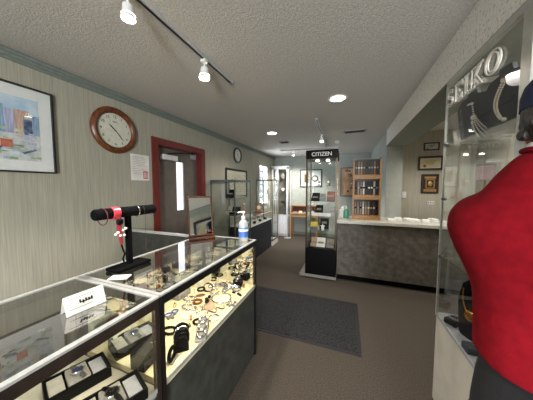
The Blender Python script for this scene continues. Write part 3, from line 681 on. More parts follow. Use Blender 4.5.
for k,(x,y,kind,lab) in enumerate(((-.86,1.06,0,'black beaded loop between the grey ramp and the charms'),(-.93,1.36,1,'plain steel bangle lying left of the silver collar'),
    (-1.12,1.42,0,'black beaded loop behind the standing black bangle'),(-.80,1.13,1,'steel bangle close to the front glass before the wavy strand'),(-1.06,1.04,2,'grey stone cluster beside the blue hoops'),
    (-.93,1.60,2,'grey stone cluster left of the far black cushion'),(-1.14,1.62,0,'black beaded loop at the far rear of the deck'),(-.90,.99,2,'grey stone cluster behind the grey ramp'),
    (-.845,1.53,1,'steel bangle beside the flat dark watch'),(-1.0,1.56,0,'black beaded loop between the two link bracelets'),(-.76,1.31,2,'grey stone cluster tucked against the front glass'),(-1.02,.80,1,'steel bangle beside the farther open watch box'))):
    if kind==0: jd('beaded_loop',beads(.026,.006,14,1,.8),BLACK,lab,'bracelet',x,y,rz=k)
    elif kind==1: jd('steel_bangle',MB().torus((0,0,.004),.027,.004),SILVER,lab,'bracelet',x,y)
    else:
        m=MB()
        for j in range(6): m.ball((.018*math.cos(j*1.9),.02*math.sin(j*2.3),.007),.007,8)
        m.tube([(.018*math.cos(j*1.9),.02*math.sin(j*2.3),.004) for j in range(6)],.0025,5)
        jd('stone_cluster',m,GREYM if False else mat('grey_stone',(120,118,120),.3),lab,'jewelry',x,y,rz=k)

# ------------------------------------------------------------------ bracelet T-bar on top
zt=ZT+.002
t=thing('bracelet_stand','black velvet T-bar bracelet stand on top of the jewelry case','jewelry stand',(-1.165,.845,zt),PI/2)
MB().box((-.10,-.052,0),(.10,.052,.018),bev=.004).build('base',VELVET,t)
MB().box((-.013,-.013,.018),(.013,.013,.30),bev=.003).build('post',VELVET,t)
MB().lathe([(.001,-.175),(.024,-.175),(.029,-.168),(.029,.168),(.024,.175),(.001,.175)],c=(0,0,.318),axis='x',n=24).build('padded_bar',VELVET,t)
def onbar(u,label,mb,m_,name='bracelet',cat='bracelet'):
    o=solo(name,mb,m_,label,cat,None,0,'bracelets hung on the T-bar'); o.location=Matrix.Translation((-1.165,.845,zt))@Matrix.Rotation(PI/2,4,'Z')@Vector((u,0,.318)); o.rotation_euler=(0,0,PI/2); return o
m=MB(); m.lathe([(.0302,-.02),(.0335,-.018),(.0335,.018),(.0302,.02),(.0296,0)],axis='x',n=24)
o=onbar(-.075,'pink beaded bracelet with charms wrapped on the left of the bar',m,PINK,'beaded_bracelet')
m=MB(); m.tube([(0,-.031,-.005),(0,-.034,-.05),(.004,-.034,-.11),(.01,-.033,-.17)],[.014,.012,.012,.006],8); m.build('hanging_tail',mat('dark_red_beads',(150,36,48),.4),o)
m=MB()
for a,b in ((-.012,-.10),(.014,-.092),(.03,-.085),(-.024,-.108),(0,-.118),(.02,-.12)): m.ball((a,-.042,b),.0075,8)
m.build('pearl_charms',PEARL,o)
MB().ball((0,-.042,-.045),.02,10,sc=(1,.6,1)).build('black_charm',BLACK,o)
m=MB(); m.tube([(.008,-.033,-.165),(.016,-.034,-.2),(.026,-.034,-.225),(.014,-.034,-.25),(.022,-.034,-.28)],.0045,6); m.build('dark_cord',BLACK,o)
onbar(-.135,'thin dark charm loop at the far left end of the bar',MB().torus((0,0,-.012),.043,.0022,axis='x'),mat('dark_red_cord',(96,34,40),.5),'cord_bracelet')
m=MB(); m.torus((0,0,-.001),.0315,.003,axis='x'); m.ball((0,-.027,.018),.006,8)
onbar(.052,'silver ring bracelet around the middle of the bar',m,SILVER,'silver_bracelet')
m=MB(); m.tube([(0,-.031,0),(0,-.032,-.2)],.0009,5); m.tube([(0,0,.0305),(0,-.022,.022),(0,-.031,0)],.0009,5); m.cyl((0,-.032,-.2),(0,-.032,-.25),.004,n=8)
onbar(.085,'fine hanging chain with slim dark pendant right of the post',m,mat('dark_chain',(70,70,74),.4,.6),'pendant_chain','necklace')
o=solo('paper_slip',MB().box((-.045,-.03,0),(.045,.03,.001)),PAPER,'small white paper slip on the glass before the T-bar stand','paper',(-1.07,.72,zt),.5)

# ------------------------------------------------------------------ tabletop mirror and sanitizer
t=thing('tabletop_mirror','tilting tabletop mirror in a brown wooden frame on the jewelry case','mirror',(-1.20,1.545,zt),.85)
MB().box((-.11,-.05,0),(.11,.06,.018),bev=.006).build('base',MAHOG,t)
M_=Matrix.Translation((0,.0,.022))@Matrix.Rotation(math.radians(-14),4,'X')@Matrix.Rotation(PI/2,4,'X')
w_,h_,f_=.108,.36,.013
m=MB()
for a,b in (((-w_,0,-.012),(w_,f_,.012)),((-w_,h_-f_,-.012),(w_,h_,.012)),((-w_,f_,-.012),(-w_+f_,h_-f_,.012)),((w_-f_,f_,-.012),(w_,h_-f_,.012))): m.box(a,b,M=M_,bev=.004)
m.build('frame',MAHOG,t)
MB().box((-w_+f_,f_,-.004),(w_-f_,h_-f_,.004),M=M_).build('mirror_glass',MIRROR,t)
m=MB()
m.tube([(0,.045,.015),(0,.085,.2),(0,.078,.27)],.007,8); m.build('easel_strut',MAHOG,t)
t=thing('sanitizer_bottle','clear pump bottle with blue label on the far corner of the case','bottle',(-.815,1.605,zt),.3)
MB().lathe([(.001,0),(.036,0),(.04,.006),(.04,.14),(.034,.165),(.016,.182),(.014,.19),(.001,.19)],n=28).build('bottle',BOTTLE,t)
m=MB().lathe([(.0405,.035),(.0412,.035),(.0412,.115),(.0405,.115)],n=28); m.build('label',LABELB,t)
m=MB(); m.lathe([(.0414,.085),(.042,.085),(.042,.105),(.0414,.105)],n=28); m.build('label_band',PAPER,t)
m=MB(); m.cyl((0,0,.19),(0,0,.212),.017); m.cyl((0,0,.212),(0,0,.24),.006); m.box((-.014,-.012,.238),(.014,.012,.254),bev=.004); m.tube([(0,0,.247),(-.035,-.01,.247),(-.045,-.012,.238)],.0055); m.build('pump',WHITE,t)

# ------------------------------------------------------------------ glass towers along the left wall
def glass_tower(name,label,x0,y0,x1,y1,z1,zb,fm,shelves,basem,group='glass display towers'):
    t=thing(name,label,'display cabinet',((x0+x1)/2,(y0+y1)/2,0),0,group); W=lambda mb,n,m_:mb.build(n,m_,t,world=True); p=.018
    W(B(((x0+.004,y0+.004,0),(x1-.004,y1-.004,zb))),'base_cabinet',basem)
    for x in (x0,x1-p):
        for y in (y0,y1-p): W(B(((x,y,zb),(x+p,y+p,z1))),'corner_post',fm)
    m=MB()
    for z in (zb,z1-.03): 
        m.box((x0+p,y0,z),(x1-p,y0+p,z+.03)); m.box((x0+p,y1-p,z),(x1-p,y1,z+.03)); m.box((x0,y0+p,z),(x0+p,y1-p,z+.03)); m.box((x1-p,y0+p,z),(x1,y1-p,z+.03))
    W(m,'frame_rail',fm)
    W(B(((x0+p,y0+p,z1-.012),(x1-p,y1-p,z1-.004))),'top_panel',GLASSF)
    for bx in (((x0+p,y0+.006,zb+.03),(x1-p,y0+.011,z1-.03)),((x1-.011,y0+p,zb+.03),(x1-.006,y1-p,z1-.03)),((x0+p,y1-.011,zb+.03),(x1-p,y1-.006,z1-.03)),((x0+.006,y0+p,zb+.03),(x0+.011,y1-p,z1-.03))): W(B(bx),'glass_wall',GLASSF)
    for z in shelves: W(B(((x0+.014,y0+.014,z-.006),(x1-.014,y1-.014,z))),'shelf',GLASSF)
    return t
GREYM=mat('grey_metal',(104,112,114),.35,.6)
glass_tower('glass_tower','tall glass display tower beside the red door frame',-2.175,3.05,-1.70,3.66,1.62,.5,GREYM,(1.02,1.32),NAVYP)
glass_tower('glass_tower','narrow glass tower at the far end before the back corner window',-2.175,5.03,-1.735,5.5,1.69,.12,GREYM,(.55,.98,1.32),WHITE)
def small_box(loc,s,label,m_,rz=0,name='watch_box',cat='box',group=None,lid=None):
    t=thing(name,label,cat,loc,rz,group); w,d,h=s
    MB().box((-w/2,-d/2,0),(w/2,d/2,h*.55),bev=.003).build('box_body',m_,t)
    l=MB(); l.box((-w/2,0,0),(w/2,.012,d*.9),bev=.003); l.xf(Matrix.Translation((0,d/2-.006,h*.5))@Matrix.Rotation(-.3,4,'X')); l.build('open_lid',lid or m_,t)
    MB().box((-w*.3,-d*.3,h*.5),(w*.3,d*.25,h*.75),bev=.006).build('cushion',GREY,t)
    return t
small_box((-1.9,3.25,1.32),(.12,.1,.1),'black open watch box on the upper shelf of the near glass tower',BLACK)
small_box((-1.85,3.3,1.02),(.16,.11,.06),'black open watch box on the lower shelf of the near glass tower',BLACK)
small_box((-2.05,3.45,1.02),(.1,.1,.06),'white ring box on the lower shelf of the near glass tower',PAPER)
t=thing('figurine','small red and white figurine on the case beside the near glass tower','figurine',(-1.79,3.56,1.02))
MB().lathe([(.001,0),(.03,0),(.028,.06),(.014,.1),(.02,.12),(.014,.15),(.001,.155)],n=16).build('body',mat('rose_ceramic',(196,128,120),.4),t)
MB().ball((0,0,.165),.018,10).build('head',PEARL,t)
for k,(z,lab) in enumerate(((1.32,'upper'),(.98,'middle'))):
    t=thing('necklace_bust','white necklace bust on the %s shelf of the far glass tower'%lab,'necklace display',(-1.93,5.25,z),-.2,'busts in the far tower')
    MB().loft([[(.05*a*math.cos(2*PI*j/16),.025*a*math.sin(2*PI*j/16)+b,h) for j in range(16)] for a,b,h in ((1,0,0),(1.1,0,.05),(.9,.01,.12),(.35,.02,.15),(.32,.02,.19))]).build('bust',PEARL,t)
# low counter between the towers
t=thing('low_display_counter','low dark-fronted counter with white glazed top between the two glass towers','counter',(-1.955,4.34,0))
W=lambda mb,n,m_:mb.build(n,m_,t,world=True)
W(B(((-2.17,3.68,0),(-1.76,5.01,.70))),'base_cabinet',NAVYP)
W(B(((-2.175,3.675,.70),(-1.745,5.015,.72))),'white_deck',WHITE)
m=MB()
for x in (-2.172,-1.757):
    for y in (3.678,5.0): m.box((x,y,.72),(x+.012,y+.012,.90))
for x in (-2.172,-1.757): m.box((x,3.678,.89),(x+.012,5.012,.902))
for y in (3.678,5.0): m.box((-2.172,y,.89),(-1.745,y+.012,.902))
W(m,'top_frame',ALU)
W(B(((-2.16,3.69,.896),(-1.757,5.0,.901))),'glass_lid',GLASSF)
W(B(((-1.751,3.69,.72),(-1.747,5.0,.89))),'front_glass',GLASSF)
for k in range(12):
    x,y=-1.83-.13*(k%3),3.8+.105*k
    m=MB()
    if k%3==0: m.box((-.03,-.03,0),(.03,.03,.05),bev=.01); mm=VELVET; nm,cat='watch_pad','display pad'
    elif k%3==1: m.torus((0,0,.03),.026,.006,axis='x'); m.box((-.012,-.02,0),(.012,.02,.006)); mm=SILVER; nm,cat='silver_bangle','bracelet'
    else: m.box((-.035,-.03,0),(.035,.03,.03),bev=.006); m.torus((0,0,.038),.014,.004,n=14,k=6); mm=GREY; nm,cat='ring_box','ring box'
    what=('black pad','silver bangle','grey ring box')[k%3]; pos=('nearest the sanitizer bottle','second from the near end','third from the near end','farthest back')[k//3]
    solo(nm,m,mm,'%s on the low wall counter, %s'%(what,pos),cat,(x,y,.72),k*.3,'pieces on the low wall counter')
t=thing('mantel_clock','small wooden mantel clock on the low counter before the far tower','clock',(-1.95,4.62,.903),.7)
MB().box((-.075,-.05,0),(.075,.05,.02),bev=.004).build('base',WALNUT,t)
MB().box((-.06,-.04,.02),(.06,.04,.20),bev=.006).build('wooden_case',OAK,t)
MB().box((-.07,-.048,.20),(.07,.048,.22),bev=.006).build('cornice',WALNUT,t)
MB().lathe([(.001,-.041),(.045,-.041),(.045,-.046),(.001,-.046)],c=(0,0,.12),axis='y').build('dial',PAPER,t)
t=thing('curio_box','dark rounded jewelry case behind the sanitizer beside the low counter','box',(-1.84,3.86,.903),.1)
MB().box((-.07,-.05,0),(.07,.05,.05),bev=.012).build('box_body',PAPER,t)
MB().box((-.06,-.042,.05),(.06,.042,.056),bev=.002).build('lid_panel',VINYL,t)

# ------------------------------------------------------------------ back: curio cabinet and desk
x0,x1,y0,y1,zb,z1=-2.16,-1.64,6.17,6.54,.62,2.1
t=thing('curio_cabinet','white curio cabinet with glass door in the back left corner','cabinet',((x0+x1)/2,(y0+y1)/2,0))
W=lambda mb,n,m_:mb.build(n,m_,t,world=True)
W(B(((x0,y0+.015,.05),(x1,y1,zb)),((x0+.02,y0+.03,0),(x1-.02,y1,.05))),'base_cabinet',WHITE)
W(B(((x0+.02,y0,.08),(x1-.02,y0+.015,zb-.02))),'lower_door',mat('cool_white_door',(228,230,238),.4))
m=MB()
for x in (x0,x1-.05): m.box((x,y0,zb),(x+.05,y0+.05,z1))
for x in (x0,x1-.03): m.box((x,y1-.03,zb),(x+.03,y1,z1))
m.box((x0,y0,z1-.06),(x1,y1,z1)); m.box((x0-.01,y0-.01,z1),(x1+.01,y1,z1+.03)); m.box((x0+.05,y0,zb),(x1-.05,y0+.04,zb+.03))
W(m,'cabinet_frame',WHITE)
W(B(((x0+.03,y1-.012,zb),(x1-.03,y1-.004,z1-.06))),'back_panel',mat('taupe_back',(120,112,104),.6))
xm=x0+.19
W(B(((xm-.02,y0+.002,zb+.03),(xm+.02,y0+.03,z1-.06))),'door_stile',WHITE)
W(B(((x0+.05,y0+.012,zb+.03),(xm-.02,y0+.016,z1-.06)),((xm+.02,y0+.012,zb+.03),(x1-.05,y0+.016,z1-.06)),((x1-.008,y0+.05,zb+.03),(x1-.004,y1-.03,z1-.06)),((x0+.004,y0+.05,zb+.03),(x0+.008,y1-.03,z1-.06))),'glass_pane',GLASSF)
for z in (1.0,1.38,1.76): W(B(((x0+.02,y0+.05,z-.008),(x1-.02,y1-.02,z))),'shelf',GLASSF)
cup=None
for k,(x,z) in enumerate(((-2.06,1.38),(-1.84,1.38))):
    o=solo('porcelain_cup',MB().lathe([(.001,0),(.025,0),(.05,.05),(.055,.09),(.05,.09),(.044,.05),(.001,.015)],n=20),PAPER,('white porcelain cup behind the narrow left pane of the curio cabinet','white porcelain cup at the centre shelf of the curio cabinet')[k],'cup',(x,6.33,z),0,'cups in the curio cabinet')
solo('ceramic_vase',MB().lathe([(.001,0),(.04,0),(.06,.07),(.03,.13),(.035,.16),(.001,.15)],n=20),mat('grey_ceramic',(140,138,134),.4),'grey vase on the top shelf of the curio cabinet','vase',(-1.85,6.33,1.76))
solo('dark_bowl',MB().lathe([(.001,0),(.03,0),(.08,.06),(.075,.06),(.001,.012)],n=20),mat('dark_ceramic',(66,60,56),.4),'dark bowl on the lowest glass shelf of the curio cabinet','bowl',(-1.85,6.33,1.0))
# desk with raised shelf
x0,x1,y0,y1=-1.58,-.75,6.12,6.52
t=thing('wooden_desk','small oak writing desk with a raised shelf against the back wall','desk',((x0+x1)/2,(y0+y1)/2,0))
W=lambda mb,n,m_:mb.build(n,m_,t,world=True)
W(MB().box((x0,y0,.70),(x1,y1,.73),bev=.003),'desk_top',OAK)
W(B(((x0+.02,y0+.02,.62),(x1-.02,y0+.04,.70))),'drawer_front',OAK)
for x in (x0+.01,x1-.055):
    for y in (y0+.01,y1-.055): W(MB().box((x,y,0),(x+.045,y+.045,.70),bev=.003),'leg',OAK)
W(MB().box((x0,y1-.2,.92),(x1,y1,.945),bev=.003),'raised_shelf',OAK)
for x in (x0,x1-.02): W(B(((x,y1-.2,.73),(x+.02,y1,.92))),'shelf_side',OAK)
W(B(((x0+.02,y1-.012,.73),(x1-.02,y1,.92))),'shelf_back',WALNUT)
for k in range(4): 
    solo('paper_stack',MB().box((-.05,-.04,0),(.05,.04,.03+.02*(k%2))),PAPER if k%2 else VINYL,('leftmost','second','third','rightmost')[k]+' small paper stack under the raised desk shelf','paper',(-1.45+k*.17,6.28,.73),k*.15,'paper stacks on the desk')
o=solo('coat_pole',MB().tube([(0,0,0),(0,0,2.03)],.012).lathe([(.001,0),(.10,0),(.10,.012),(.03,.02),(.001,.02)],n=24),VINYL,'thin grey floor pole between the curio cabinet and the desk','pole',(-1.60,6.0,0))

# ------------------------------------------------------------------ tall black tower with lettered header
x0,x1,y0,y1=-.62,-.135,3.46,3.92
t=thing('platform','low grey laminate platform under the tall black tower','platform',(-.41,3.72,0))
MB().box((-.30,-.27,.02),(.28,.27,.065),bev=.004).build('deck',mat('platform_top',(132,128,122),.5),t)
MB().box((-.26,-.22,0),(.26,.24,.02)).build('recess',BLACK,t)
zb0=.066
t=thing('watch_tower','tall black and glass watch tower with white lettered header','display cabinet',((x0+x1)/2,(y0+y1)/2,zb0))
W=lambda mb,n,m_,p=None:mb.build(n,m_,p or t,world=True)
W(MB().box((x0,y0,zb0),(x1,y1,.50),bev=.003),'base_cabinet',BLACK)
p=.022
for x in (x0,x1-p):
    for y in (y0,y1-p): W(B(((x,y,.50),(x+p,y+p,1.95))),'corner_post',mat('bronze_post',(84,72,54),.3,.6))
hd=W(MB().box((x0-.005,y0-.005,1.95),(x1+.005,y1+.005,2.085),bev=.002),'header',BLACK)
q=textmb('CITIZEN',.084,.003,bold=.001); q.xf(Matrix.Translation(((x0+x1)/2,y0-.0065,2.015))@MBK); W(q,'header_lettering',mat('sign_white',(232,232,228),.5),hd)
for bx in (((x0+p,y0+.006,.50),(x1-p,y0+.011,1.95)),((x0+.006,y0+p,.50),(x0+.011,y1-p,1.95)),((x1-.011,y0+p,.50),(x1-.006,y1-p,1.95)),((x0+p,y1-.011,.50),(x1-p,y1-.006,1.95))): W(B(bx),'glass_wall',GLASSF)
SH=(.505,.80,1.03,1.27,1.52)
for z in SH: W(B(((x0+.014,y0+.014,z-.007),(x1-.014,y1-.014,z))),'shelf',GLASSF if z>.6 else BLACK)
for x in (-.47,-.30): W(MB().lathe([(.001,0),(.024,0),(.026,-.016),(.001,-.02)],c=(x,3.69,1.949),n=16),'puck_light',LAMPLENS)
spot((-.385,3.69,1.90),5,2.2,r=.06)
def cwatch(x,y,z,label,m_,dm,rz=0):
    t=thing('display_watch',label,'watch',(x,y,z),rz,'watches standing in the tall tower')
    MB().box((-.03,-.02,0),(.03,.02,.008)).build('stand',BLACK,t)
    MB().torus((0,.01,.055),.034,.010,axis='x',n=24,arc=(-2.6,2.6+.0)).build('strap',m_,t)
    MB().lathe([(.001,-.04),(.024,-.04),(.026,-.034),(.026,-.028),(.001,-.028)],c=(0,0,.062),axis='y').build('watch_case',SILVER,t)
    MB().lathe([(.001,-.0412),(.02,-.0412),(.02,-.0402),(.001,-.0402)],c=(0,0,.062),axis='y').build('dial',dm,t)
    return t
cwatch(-.43,3.6,1.52,'silver watch with black dial, left on the top tower shelf',SILVER,BLACK,.2)
cwatch(-.27,3.6,1.52,'watch with reddish strap, right on the top tower shelf',mat('maroon_strap',(120,60,66),.5),DIAL,-.2)
GT='boxes in the tall tower'
small_box((-.49,3.65,1.27),(.13,.1,.09),'black open box, left on the second tower shelf',BLACK,group=GT)
small_box((-.37,3.62,1.27),(.09,.09,.08),'charcoal open box, centre of the second tower shelf',GREYM,group=GT)
small_box((-.24,3.65,1.27),(.13,.11,.12),'reddish brown wooden box on the second tower shelf',ROSE,group=GT)
small_box((-.43,3.68,1.03),(.12,.1,.15),'black box standing behind the white card on the third tower shelf',BLACK,group=GT)
solo('shelf_card',MB().box((-.15,-.004,0),(.15,.004,.05)),PAPER,'long white shelf card on the third tower shelf','card',(-.38,3.52,1.03))
small_box((-.22,3.66,1.03),(.10,.1,.10),'grey box at the right of the third tower shelf',VINYL,group=GT)
small_box((-.34,3.66,.80),(.14,.1,.16),'black box behind the white star on the fourth tower shelf',BLACK,group=GT)
m=MB(); m.prism([((.045 if j%2==0 else .02)*math.sin(PI*j/5),(.045 if j%2==0 else .02)*math.cos(PI*j/5)) for j in range(10)],0,.006,M=MBK.to_3x3().to_4x4())
m.xf(Matrix.Translation((0,0,.055))); m.box((-.02,-.003,0),(.02,.02,.025))
solo('star_shape',m,PAPER,'white star shape on the fourth tower shelf','card',(-.355,3.55,.80))  # flat white star on a small foot
small_box((-.51,3.62,.80),(.12,.09,.05),'flat box with yellow lid on the fourth tower shelf',GREYM,lid=YELLOW,group=GT)
for k,(x,w) in enumerate(((-.5,.1),(-.385,.14),(-.235,.12))):
    small_box((x,3.6,.506),(w,.1,.10-.02*(k==2)),('small beige box at the left of the lowest tower shelf','large cream box at the middle of the lowest tower shelf','flat beige box at the right of the lowest tower shelf')[k],(PALEBROWN,DIAL,GREY)[k],group=GT)

# ------------------------------------------------------------------ reception counter
t=thing('reception_counter','long grey laminate counter with pale top right of the black tower','counter',(.9,3.8,0))
W=lambda mb,n,m_:mb.build(n,m_,t,world=True)
W(B(((-.125,3.53,.10),(1.94,4.08,.93))),'front_panel',LAMINATE)
W(B(((-.11,3.60,0),(1.94,4.06,.10))),'toe_kick',BLACK)
W(MB().box((-.13,3.49,.93),(1.945,4.095,.975),bev=.006),'countertop',COUNTERTOP)
CT=.975
# three stacked watch racks, each leaning tray holds nine straps
RK=[(.30,3.76,CT),(.30,3.775,CT+.325),(.30,3.79,CT+.65)]
nm=('bottom','middle','top'); rd=random.Random(11)
strapm=[mat('strap_black',(38,36,36),.5),mat('strap_steel',(196,196,196),.4,.2),mat('strap_brown',(84,58,44),.5),mat('strap_grey',(140,134,130),.5),mat('strap_tan',(150,128,104),.5)]
for k,(x,y,z) in enumerate(RK):
    t=thing('watch_rack','oak watch rack, %s one of the stack of three on the counter'%nm[k],'watch rack',(x,y,z),0,'stacked oak watch racks')
    MB().box((-.205,-.075,0),(.205,.09,.055),bev=.003).build('ledge',OAK,t)
    for s in (-1,1): MB().box((s*.205,-.045,.055),(s*.18,.085,.322),bev=.003).build('side_post',OAK,t)
    MB().box((-.18,.07,.055),(.18,.085,.322)).build('back_board',DARKWOOD,t)
    MB().box((-.18,.0,.30),(.18,.07,.322)).build('top_rail',DARKWOOD,t)
    MB().box((-.18,-.005,.055),(.18,.012,.075)).build('front_lip',OAK,t)
    for j in range(9):
        u=-.156+j*.039
        m=MB(); m.box((-.013,.0,.0),(.013,.012,.212),bev=.004)
        o=solo('watch_strap',m,strapm[rd.randrange(5)],'watch strap standing upright in the %s oak rack, number %s from the left'%(nm[k],('one','two','three','four','five','six','seven','eight','nine')[j]),'watch strap',(x+u,y+.03,z+.078),0,'watch straps in the %s rack'%nm[k])
        MB().lathe([(.001,-.010),(.015,-.010),(.015,-.001),(.001,-.001)],c=(0,.0,.11),axis='y',n=14).build('watch_face',(DIAL,VINYL,BLACK)[rd.randrange(3)],o)
t=thing('soap_bottle','green pump bottle on the counter beside the black tower','bottle',(.0,3.80,CT))
MB().lathe([(.001,0),(.038,0),(.042,.006),(.042,.12),(.03,.15),(.014,.16),(.001,.16)],n=20).build('bottle',GREENP,t)
m=MB(); m.cyl((0,0,.16),(0,0,.2),.012); m.tube([(0,0,.205),(-.04,-.01,.205),(-.05,-.012,.195)],.006); m.build('pump',WHITE,t)
t=thing('tissue_box','small white tissue box behind the green bottle','box',(-.06,3.97,CT))
MB().box((-.05,-.05,0),(.05,.05,.13),bev=.004).build('carton',PAPER,t)
m=MB(); m.loft([[(.02*a*math.cos(2*PI*j/8)*(1+.4*(j%2)),.02*a*math.sin(2*PI*j/8),.13+h) for j in range(8)] for a,h in ((1,0),(1.2,.03),(.5,.05))]); m.build('tissue',PAPER,t)
# white ring trays on the counter
wt=mat('white_leatherette',(240,240,240),.5)
for k in range(8):
    x=.66+k*.115; y=3.78+(k%2)*.09
    t=thing('ring_tray','white ring tray on the counter, %s from the racks'%(('first','second','third','fourth','fifth','sixth','seventh','eighth')[k]),'tray',(x,y,CT),(.12,-.1,.2,0,-.15,.1,.05,-.1)[k],'white ring trays on the counter')
    MB().box((-.052,-.07,0),(.052,.07,.016),bev=.003).build('tray_base',wt,t)
    m=MB()
    for j in range(3): m.cyl((-.045,-.045+j*.045,.02+.006*(k%3)),(.045,-.045+j*.045,.02+.006*(k%3)),.012+.003*(k%3),n=10)
    m.build('ring_rolls',wt,t)

# ------------------------------------------------------------------ right-hand lettered glass case
GX,y0,y1,zb,zt2=.60,1.05,1.76,.63,2.178
t=thing('wall_showcase','built-in glass showcase with white outlined lettering at the right','display case',((GX+1.07)/2,(y0+y1)/2,0))
W=lambda mb,n,m_,p=None:mb.build(n,m_,p or t,world=True)
W(MB().box((GX+.006,y0,.0),(1.075,y1,zb-.02),bev=.003),'base_cabinet',DIRTYW)
W(MB().box((GX,y0,zb-.02),(1.075,y1+.004,zb),bev=.002),'deck',VINYL)
fw=mat('clear_acrylic_frame',(196,196,192),.3,.2)
m=MB()
m.box((GX,y1-.012,zb),(GX+.012,y1,zt2)); m.box((1.06,y1-.012,zb),(1.072,y1,zt2)); m.box((GX-.004,y0,zb),(GX+.03,y0+.05,zt2)); m.box((1.03,y0,zb),(1.06,y0+.05,zt2))
W(m,'upright',fw)
W(B(((GX,y0,zt2-.03),(GX+.02,y1,zt2)),((GX+.02,y1-.012,zt2-.03),(1.07,y1,zt2))),'head_rail',fw)
W(B(((1.055,y0,zb),(1.073,y1-.012,zt2))),'back_panel',mat('showcase_grey',(150,150,148),.6))
W(B(((GX+.004,1.10,zb),(GX+.009,y1-.012,zt2-.03))),'front_glass',GLASSF)
W(B(((GX+.012,y1-.009,zb),(1.06,y1-.004,zt2-.03))),'end_glass',GLASS)
W(B(((GX+.03,y0+.004,zb),(1.03,y0+.012,zt2))),'side_panel',DIRTYW)
for z in (1.03,1.42,1.78): W(B(((GX+.02,y0+.01,z-.008),(1.05,y1-.02,z))),'shelf',GLASSF)
for y in (1.08,1.735):
    for z in (1.03,1.42,1.78): W(MB().cyl((GX-.006,y,z),(GX+.02,y,z),.009,n=12),'shelf_clip',GREYM)
for y_ in (1.28,1.56):
    W(MB().lathe([(.001,0),(.02,0),(.021,-.012),(.001,-.014)],c=(.92,y_,zt2-.001),n=20),'puck_light',LAMPLENS); spot((.92,y_,zt2-.04),8,2.4,r=.04,aim=(.74,y_,1.7))
# outlined serif letters on the glass: closed outlines swept with a thin tube
def sarc(w,h,th):
    # an S as a closed outline: centre line offset both ways, with square serifs
    cl=[]
    for k in range(9): a=math.radians(20+k*(250/8)); cl.append((.5*w+.38*w*math.cos(a),.72*h+.20*h*math.sin(a)))
    for k in range(9): a=math.radians(90-k*(250/8)); cl.append((.5*w+.40*w*math.cos(a),.27*h+.21*h*math.sin(a)))
    cl=[p for i,p in enumerate(cl) if i not in (8,9)] 
    L=[];Rr=[]
    for i,p in enumerate(cl):
        q0=cl[max(i-1,0)];q1=cl[min(i+1,len(cl)-1)]; dx,dy=q1[0]-q0[0],q1[1]-q0[1]; l=math.hypot(dx,dy); L.append((p[0]-dy/l*th/2,p[1]+dx/l*th/2)); Rr.append((p[0]+dy/l*th/2,p[1]-dx/l*th/2))
    return [L+Rr[::-1]]
def glyph(c,w,h):
    s=.24*w; e=.12*h
    if c=='E': return [[(0,0),(w,0),(w,.28*h),(w-.08*w,.28*h),(w-.2*w,e),(.2*w+s*.6,e),(.2*w+s*.6,.45*h),(.72*w,.45*h),(.72*w,.56*h),(.2*w+s*.6,.56*h),(.2*w+s*.6,h-e),(w-.2*w,h-e),(w-.08*w,.74*h),(w,.74*h),(w,h),(0,h),(0,h-.06*h),(.12*w,h-.06*h),(.12*w,.06*h),(0,.06*h)]]
    if c=='I': return [[(0,0),(w,0),(w,.06*h),(.72*w,.06*h),(.72*w,.94*h),(w,.94*h),(w,h),(0,h),(0,.94*h),(.28*w,.94*h),(.28*w,.06*h),(0,.06*h)]]
    if c=='K': return [[(0,0),(.42*w,0),(.42*w,.06*h),(.33*w,.06*h),(.33*w,.42*h),(.68*w,.06*h),(.6*w,.06*h),(.6*w,0),(w,0),(w,.06*h),(.92*w,.06*h),(.5*w,.55*h),(.86*w,.94*h),(w,.94*h),(w,h),(.58*w,h),(.58*w,.94*h),(.66*w,.94*h),(.33*w,.56*h),(.33*w,.94*h),(.42*w,.94*h),(.42*w,h),(0,h),(0,.94*h),(.1*w,.94*h),(.1*w,.06*h),(0,.06*h)]]
    if c=='O': return [[(.5*w+.5*w*math.cos(2*PI*j/28),.5*h+.5*h*math.sin(2*PI*j/28)) for j in range(28)],[(.5*w+.33*w*math.cos(2*PI*j/28),.5*h+.38*h*math.sin(2*PI*j/28)) for j in range(28)]]
    return sarc(w,h,.17*w)
m=MB(); u=1.722; zl=2.005
for c,w_ in (('S',.08),('E',.088),('I',.046),('K',.106),('O',.11)):
    for poly in glyph(c,w_,.1): m.tube([(GX-.004,u-px,zl+pz) for px,pz in poly],.0036,6,closed=True)
    u-=w_+.019
W(m,'glass_lettering',mat('letter_white',(238,236,232),.5))
# velvet boards with pearls inside
def neck_board(name,label,loc,rz,w,h):
    t=thing(name,label,'necklace display',loc,rz)
    prof=[(-w*.5,0),(w*.5,0),(w*.5,h*.72),(w*.34,h*.86),(w*.14,h*.9),(w*.12,h),(-w*.12,h),(-w*.14,h*.9),(-w*.34,h*.86),(-w*.5,h*.72)]
    MB().prism(prof,-.01,.01,M=Matrix.Translation((0,.03,0))@Matrix.Rotation(math.radians(8),4,'X')@MBK.to_3x3().to_4x4()).build('velvet_board',SLATE,t)
    MB().box((-w*.4,.0,0),(w*.4,.12,.01)).build('foot',SLATE,t)
    return t
RB=-PI/2+.25
neck_board('necklace_board','left dark slate velvet board holding a multi-strand pearl drop behind the lettered glass',(.72,1.68,1.78),RB,.25,.31)
neck_board('necklace_board','right dark slate velvet board with a single pearl strand behind the lettered glass',(.73,1.41,1.78),RB,.25,.31)
def boardpt(loc,u,v,o=.0): 
    return Matrix.Translation(loc)@Matrix.Rotation(RB,4,'Z')@Matrix.Translation((0,.03,0))@Matrix.Rotation(math.radians(8),4,'X')@MBK.to_3x3().to_4x4()@Vector((u,v,.014+o))
m=MB(); L0=(.72,1.68,1.78)
for s in range(4):
    for k in range(12): m.ball(boardpt(L0,-.012+s*.01+ .0022*k*(s-.6)+.05*(k/11)**2,.135-.0105*k),.0048,6)
